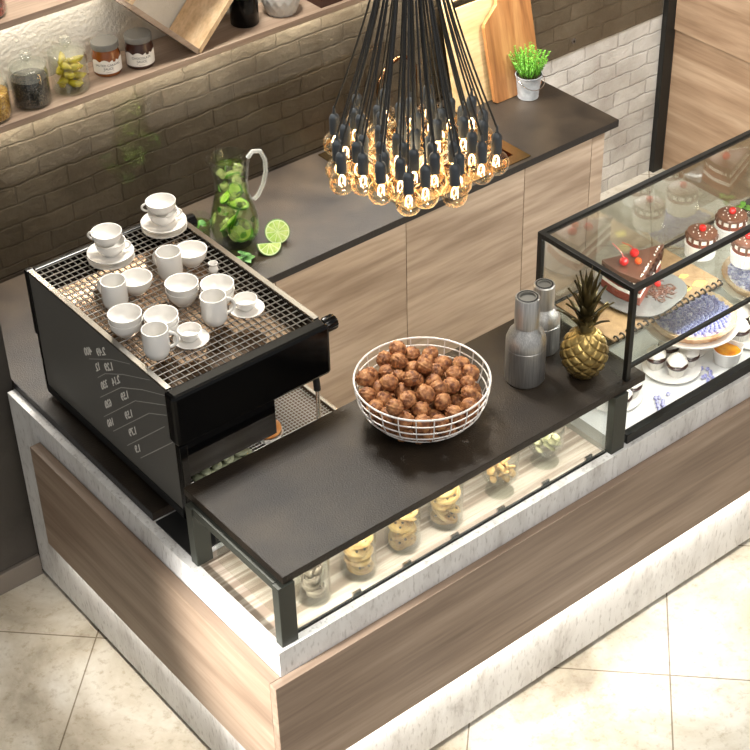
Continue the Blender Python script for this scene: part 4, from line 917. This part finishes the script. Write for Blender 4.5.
# zinc bucket with thyme
t = thing('potted_herb', 'bushy green herb in a small zinc bucket with a wire handle', 'plant', (3.19, 2.235, WZ))
bm = BM(); lathe(bm, [(0, 0), (.052, 0), (.054, .004), (.052, .008), (.066, .118), (.069, .12), (.069, .125), (.064, .125), (.050, .01), (0, .01)], 44); bk = obj('bucket', bm, 'zinc', t, smooth=True)
bm = BM(); tube(bm, [(-.068, 0, .11)]+[(.075*math.cos(a), -.055*math.sin(a)-.02, .11-.045*math.sin(a)) for a in [PI-k*PI/12 for k in range(1, 12)]]+[(.068, 0, .11)], .0022, 6); obj('handle', bm, 'steel', bk, smooth=True)
bm = BM(); lathe(bm, [(0, .112), (.062, .112), (.06, .10), (0, .10)], 30); obj('soil', bm, 'soil', t)
bm = BM(); bl = BM()
for k in range(46):
    a = k*2.399; r = .055*math.sqrt((k+.5)/46); lean = r/.055; top = V((r*math.cos(a)*(1.9), r*math.sin(a)*1.9, .112+random.uniform(.10, .17)*(1.08-.3*lean))); base = V((r*math.cos(a)*.8, r*math.sin(a)*.8, .11))
    tube(bm, [base, (base+top)/2+V((.004*math.cos(a), .004*math.sin(a), .01)), top], .0012, 4)
    for q in range(12):
        s = .2+.8*q/11; c = base.lerp(top, s); 
        for side in range(3):
            b_ = random.uniform(0, 6.28); L = .013*(1.1-.3*s); d = V((math.cos(b_), math.sin(b_), .5)).normalized()*L; n_ = V((-math.sin(b_), math.cos(b_), 0))*L*.32
            bl.faces.new([bl.verts.new(p) for p in (c, c+d*.5-n_, c+d, c+d*.5+n_)])
obj('stems', bm, 'leaf', t); obj('foliage', bl, 'leaf', t)

# ------------------------------------------------------------------ shelf things
HZ = 1.8855
def spice_jar(x, y, z, R, H, fill, fmat, lab, stuffn):
    t = thing('storage_jar', lab, 'jar', (x, y, z), group='glass storage jars'); w = .003
    bm = BM(); lathe(bm, [(0, 0), (R*.92, 0), (R, .012), (R, H*.86), (R*.93, H*.93), (R*.93, H), (R*.9, H), (R*.9, H*.93), (R-w, H*.85), (R-w, .014), (R*.9, .006), (0, .006)], 44); obj('glass_wall', bm, 'glass', t, smooth=True)
    l = BM(); lathe(l, [(0, H+.001), (R*.98, H+.001), (R, H+.008), (R*.96, H+.013), (R*.3, H+.016), (.008, H+.02), (.008, H+.03), (.022, H+.04), (.026, H+.055), (.018, H+.07), (0, H+.074)], 36); ld = obj('lid', l, 'glass', t, smooth=True)
    if fmat != 'pasta':
        bm = BM(); lathe(bm, [(0, .007), (R*.88, .007), (R-w-.002, .016), (R-w-.002, fill), (R*.6, fill+.006), (0, fill+.003)], 40); o = obj(stuffn, bm, fmat, t, smooth=True); o['kind'] = 'stuff'
    return t
spice_jar(.555, 2.345, HZ, .078, .155, .115, 'pepper', 'lidded glass jar of black peppercorns on the wall shelf', 'peppercorns')
t = spice_jar(.737, 2.35, HZ, .078, .155, .10, 'pasta', 'lidded glass jar of yellow peppers on the wall shelf', 'peppers')
spice_jar(.374, 2.34, HZ, .078, .15, .11, 'lentil', 'lidded glass jar of golden seeds cut by the left frame edge', 'golden_seeds')
spice_jar(.44, 2.35, 2.3005, .07, .15, .10, 'redbean', 'glass jar of red beans on the upper wall shelf', 'red_beans')
y0 = None
for k in range(15):
    if y0 is None:
        bm = BM(); tube(bm, [(-.036, 0, .006), (-.02, .004, .0), (0, .006, -.002), (.022, .003, .002), (.038, -.003, .008)], [.003, .013, .016, .012, .003], 10); y0 = obj('yellow_pepper', bm, 'pasta', smooth=True); tag(y0, 'small pickled yellow pepper piled inside the second glass jar', 'pepper', 'yellow peppers in the jar'); o = y0
    else: o = dup(y0)
    a = k*2.4; o.location = (.737+.030*math.cos(a), 2.35+.030*math.sin(a), HZ+.02+.0075*k); o.rotation_euler = (random.uniform(-.4, .4), random.uniform(-.3, .3), random.uniform(0, 6))
def sauce_jar(x, y, mat, w1, w2, lab):
    t = thing('sauce_jar', lab, 'jar', (x, y, HZ), -.25, 'sauce jars'); R = .059
    bm = BM(); lathe(bm, [(0, 0), (R*.93, 0), (R, .01), (R, .085), (R*.92, .10), (R*.92, .112), (0, .112)], 40); obj('glass_body', bm, mat, t, smooth=True)
    bm = BM(); lathe(bm, [(R*.3, .1125), (R*.97, .1125), (R*.97, .135), (R*.93, .138), (0, .138), (0, .1125)], 40); obj('lid', bm, 'lid_grey', t, smooth=True)
    # wrap-around label with a scalloped top edge
    bm = BM(); n = 40; a0, a1 = math.radians(-175), math.radians(-5)
    lo = []; hi = []
    for k in range(n+1):
        a = a0+(a1-a0)*k/n; h = .066+.010*abs(math.sin(k*.33))-(.012 if abs(k-24) < 2 else 0); lo.append(bm.verts.new(((R+.0008)*math.cos(a), (R+.0008)*math.sin(a), .015))); hi.append(bm.verts.new(((R+.0008)*math.cos(a), (R+.0008)*math.sin(a), h)))
    for k in range(n): bm.faces.new((lo[k], lo[k+1], hi[k+1], hi[k]))
    lb = obj('paper_label', bm, 'paper_white', t, smooth=True)
    for s, z, sz in ((w1, .052, .0135), (w2, .037, .0135)):
        o = text('lettering', s, sz, 'ink', lb, Matrix.Identity(4), 0)
        ac = math.radians(-100)
        for v in o.data.vertices:
            a = ac+v.co.x/R; v.co = V(((R+.0016)*math.cos(a), (R+.0016)*math.sin(a), z+v.co.y))
    bm = BM(); ac = math.radians(-100)
    for zz, hw in ((.0275, .022), (.022, .012)):
        q = [(ac-hw/R, zz), (ac+hw/R, zz), (ac+hw/R, zz+.001), (ac-hw/R, zz+.001)]; bm.faces.new([bm.verts.new(((R+.0024)*math.cos(a), (R+.0024)*math.sin(a), z)) for a, z in q])
    obj('printed_line', bm, 'ink', lb)
sauce_jar(.927, 2.379, 'caramel', 'SALTED CARAMEL', 'SAUCE', 'sauce jar of amber caramel with white label on the wall shelf')
sauce_jar(1.065, 2.345, 'choc_dark', 'CHOCOLATE', 'SAUCE', 'sauce jar of dark chocolate with white label, left of the diamond rack')
# diamond rack
t = thing('diamond_rack', 'wooden diamond-shaped wine rack standing on its corner on the wall shelf', 'rack', (1.305, 2.37, HZ)); s_ = .42; th = .022
for k, (a, z0, x0) in enumerate(((45, 0, 0), (135, 0, 0))):
    bm = BM(); box(bm, .0 if k == 0 else -.0, s_, -.115, .12, 0, th); 
    rot = Matrix.Rotation(-math.radians(a), 3, 'Y'); bmesh.ops.rotate(bm, verts=bm.verts[:], cent=(0, 0, 0), matrix=rot); bmesh.ops.translate(bm, verts=bm.verts[:], vec=(0, 0, .001 if k == 0 else .017)); obj('plank', bm, 'wood_shelf' if k == 1 else 'rack_wood', t, bevel=.001)
for k in range(2):
    a = math.radians(45); bm = BM(); box(bm, 0, s_, -.115, .12, 0, th); sgn = 1 if k == 0 else -1
    bmesh.ops.rotate(bm, verts=bm.verts[:], cent=(0, 0, 0), matrix=Matrix.Rotation(-math.radians(135 if k == 0 else 45), 3, 'Y')); bmesh.ops.translate(bm, verts=bm.verts[:], vec=(sgn*s_*math.cos(a), 0, s_*math.sin(a)+.012)); obj('plank', bm, 'rack_wood', t, bevel=.001)
# black pot and vase
t = thing('potted_grass', 'dark green plant in a glossy black cylinder pot on the wall shelf', 'plant', (1.615, 2.375, HZ))
bm = BM(); lathe(bm, [(0, 0), (.058, 0), (.062, .005), (.062, .13), (.058, .13), (.056, .01), (0, .01)], 44); obj('pot', bm, 'black', t, smooth=True)
bm = BM(); lathe(bm, [(0, .115), (.057, .115), (.05, .1), (0, .1)], 30); obj('soil', bm, 'soil', t)
bl = BM()
for k in range(420):
    a = random.uniform(0, 6.28); r = .05*math.sqrt(random.random()); h = random.uniform(.05, .1); c = V((r*math.cos(a), r*math.sin(a), .115)); d = V((math.cos(a)*.5*r/.05, math.sin(a)*.5*r/.05, 1))*h; n_ = V((-math.sin(a*3), math.cos(a*3), 0))*.004
    bl.faces.new([bl.verts.new(p) for p in (c-n_*.4, c+d*.6-n_, c+d, c+d*.6+n_)])
obj('foliage', bl, plain('dark_grass', (52, 84, 40), .5), t)
t = thing('ribbed_vase', 'round grey ceramic vase with diamond ribs on the wall shelf', 'vase', (1.80, 2.36, HZ))
bm = BM(); nu, nv = 96, 40; rows = []
for j in range(nv+1):
    v = j/nv; z = .17*v; rr = .05+.038*math.sin(PI*min(1, .12+v*.8)); row = []
    for i in range(nu):
        u = i/nu; h = abs(((u*14+v*3) % 1)-.5)+abs(((u*14-v*3) % 1)-.5); r = rr*(.95+.06*h); row.append(bm.verts.new((r*math.cos(2*PI*u), r*math.sin(2*PI*u), z)))
    rows.append(row)
for j in range(nv):
    for i in range(nu): k = (i+1) % nu; bm.faces.new((rows[j][i], rows[j][k], rows[j+1][k], rows[j+1][i]))
bm.faces.new(rows[0][::-1]); bm.faces.new(rows[-1]); obj('vase_body', bm, 'vase', t, smooth=True)
t = thing('open_wooden_box', 'dark brown open box at the top edge of the photo on the wall shelf', 'box', (2.07, 2.36, HZ)); S = (2.07, 2.36, HZ)
bm = BM()
for b6 in ((1.95, 2.19, 2.27, 2.46, HZ, HZ+.01), (1.95, 1.96, 2.27, 2.46, HZ+.01, HZ+.09), (2.18, 2.19, 2.27, 2.46, HZ+.01, HZ+.09), (1.96, 2.18, 2.27, 2.28, HZ+.01, HZ+.09), (1.96, 2.18, 2.45, 2.46, HZ+.01, HZ+.09)): box(bm, *b6)
obj('box_body', bm, 'box_brown', t, shift=S)

# ------------------------------------------------------------------ pendant lamp
PX, PY, PZ0 = 1.503, 1.114, 1.818
t = thing('pendant_lamp', 'cluster pendant lamp of many clear amber globe bulbs on black cords', 'pendant lamp', (PX, PY, HT))
S = (0, 0, 0)
bm = BM(); lathe(bm, [(0, 0), (.16, 0), (.16, -.04), (.15, -.05), (0, -.05)], 40); obj('ceiling_canopy', bm, 'black_matte', t, smooth=True)
bm = BM(); tube(bm, [(0, 0, -.05), (0, 0, 2.95-HT)], .012, 10); obj('drop_rod', bm, 'black_matte', t, smooth=True)
bm = BM(); lathe(bm, [(0, .06), (.05, .05), (.075, .0), (.075, -.02), (0, -.02)], 30, (0, 0, 2.95-HT)); obj('cord_hub', bm, 'black_matte', t, smooth=True)
NB = 48; Rb = .0505
sk = BM(); lathe(sk, [(0, .16), (.004, .16), (.007, .13), (.016, .123), (.0205, .112), (.0205, .045), (.018, .043), (0, .043)], 20)
bu = BM(); lathe(bu, [(0, -Rb), (Rb*.38, -Rb*.925), (Rb*.71, -Rb*.71), (Rb*.925, -Rb*.38), (Rb, 0), (Rb*.94, Rb*.34), (Rb*.76, Rb*.65), (Rb*.5, Rb*.87), (.017, Rb*.98), (.0145, Rb*1.1)], 28)
fi = BM()
for k in range(4):
    a = k*PI/2; tube(fi, [(.005*math.cos(a), .005*math.sin(a), .03), (.016*math.cos(a), .016*math.sin(a), .012), (.012*math.cos(a+.8), .012*math.sin(a+.8), -.014)], .0011, 5)
tube(fi, [(0, 0, .04), (0, 0, .028)], .004, 6)
protos = None
for k in range(NB):
    a = k*2.399963+.4; r = .338*math.sqrt((k+.4)/NB); x = r*math.cos(a); y = r*math.sin(a); z = PZ0-.012+.03*random.random()-.02*(1-(r/.335)**2)
    L = (x, y, z-HT)
    if protos is None:
        so_ = obj('socket', sk, 'socket', t, smooth=True); b_ = obj('bulb', bu, 'bulb_glass', so_, smooth=True); f_ = obj('filament', fi, 'filament', so_, smooth=True); protos = so_; so_.location = L
    else:
        so_ = protos.copy(); C.objects.link(so_); so_.location = L; so_.parent = t
        for ch in protos.children: c = ch.copy(); C.objects.link(c); c.parent = so_
    ztop = z+.15; H0 = 2.93
    pts = []
    for s in range(9):
        u = s/8; rr = r*(1-u)**1.35*1.0+.06*(r/.335)*u; pts.append((rr*math.cos(a), rr*math.sin(a), ztop+(H0-ztop)*u-HT))
    bm = BM(); tube(bm, pts, .0042, 6); obj('cord', bm, 'cord', t, smooth=True)

# ------------------------------------------------------------------ light
def area(name, loc, target, sx, sy, power, col=(1, 1, 1), spread=PI):
    l = bpy.data.lights.new(name, 'AREA'); l.shape = 'RECTANGLE'; l.size = sx; l.size_y = sy; l.energy = power; l.color = col; l.spread = spread
    o = bpy.data.objects.new(name, l); C.objects.link(o); o.location = loc; d = V(target)-V(loc); o.rotation_euler = d.to_track_quat('-Z', 'Y').to_euler(); return o
def spot(name, loc, target, power, ang, blend=.8, rad=.1, col=(1, 1, 1)):
    l = bpy.data.lights.new(name, 'SPOT'); l.energy = power; l.spot_size = math.radians(ang); l.spot_blend = blend; l.shadow_soft_size = rad; l.color = col
    o = bpy.data.objects.new(name, l); C.objects.link(o); o.location = loc; d = V(target)-V(loc); o.rotation_euler = d.to_track_quat('-Z', 'Y').to_euler(); return o
WARM = (1, .95, .87)
area('ceiling_key', (1.3, 2.0, 4.4), (1.1, .5, 1), .6, .6, 150, (1, .96, .88))
area('front_fill', (.8, -2.6, 5.4), (1, .3, .5), 2.6, 2.6, 135, (1, .97, .92))
spot('corner_spot', (-2.9, .2, 2.3), (-.03, .10, .84), 2000, 22, 1, .1, (1, .975, .93))
spot('case_spot', (3.0, 1.3, 4.2), (2.4, .3, 1.4), 260, 34, .8, .1)
def strip(name, loc, L, along, power, aim, w=.012, col=WARM):
    l = bpy.data.lights.new(name, 'AREA'); l.shape = 'RECTANGLE'; l.size = L; l.size_y = w; l.energy = power; l.color = col
    o = bpy.data.objects.new(name, l); C.objects.link(o); o.location = loc
    x = V(along).normalized(); z = -V(aim).normalized(); y = z.cross(x).normalized(); z = x.cross(y)
    o.rotation_euler = Matrix((x, y, z)).transposed().to_euler(); return o
area('brick_fill', (3.5, .7, 3.6), (3.85, 2.5, .6), .5, .5, 24, (1, .98, .95), 1.2)  # unseen fill added to brighten the lower brick wall
strip('shelf_led', (1.6, 2.44, 1.848), 3.0, (1, 0, 0), 85, (0, .3, -1))
strip('upper_shelf_led', (.6, 2.44, 2.263), 1.1, (1, 0, 0), 2.4, (0, .3, -1))
strip('panel_led_front', (2.15, -.02, .366), 4.3, (1, 0, 0), 11, (0, .25, -1))
strip('panel_led_side', (-.017, .79, .366), 1.55, (0, 1, 0), 4, (.25, 0, -1))
strip('showcase_led', (.82, .075, 1.256), 1.4, (1, 0, 0), 7, (0, .4, -1), col=(1, .985, .96))
strip('case_led', (2.7, .065, 1.69), 2.2, (1, 0, 0), 16, (0, .45, -1), col=(1, .985, .96))
pl_ = bpy.data.lights.new('lamp_glow', 'POINT'); pl_.energy = 12; pl_.color = (1, .8, .52); pl_.shadow_soft_size = .2; o = bpy.data.objects.new('lamp_glow', pl_); C.objects.link(o); o.location = (PX, PY, PZ0+.02)

w = bpy.data.worlds.new('room'); bpy.context.scene.world = w; w.use_nodes = True
w.node_tree.nodes['Background'].inputs['Color'].default_value = (.97, .97, .96, 1); w.node_tree.nodes['Background'].inputs['Strength'].default_value = .5

# ------------------------------------------------------------------ camera
cd = bpy.data.cameras.new('camera'); cam = bpy.data.objects.new('camera', cd); C.objects.link(cam)
cam.location = (-2.04145, -3.19171, 5.02861); cam.rotation_euler = (.9173, .0227, -.6765)
cd.sensor_width = 36; cd.lens = 36*1660.4/750; cd.clip_start = .05
sc = bpy.context.scene; sc.camera = cam
sc.view_settings.view_transform = 'Standard'; sc.view_settings.look = 'None'; sc.view_settings.gamma = 1; sc.view_settings.exposure = 0.0
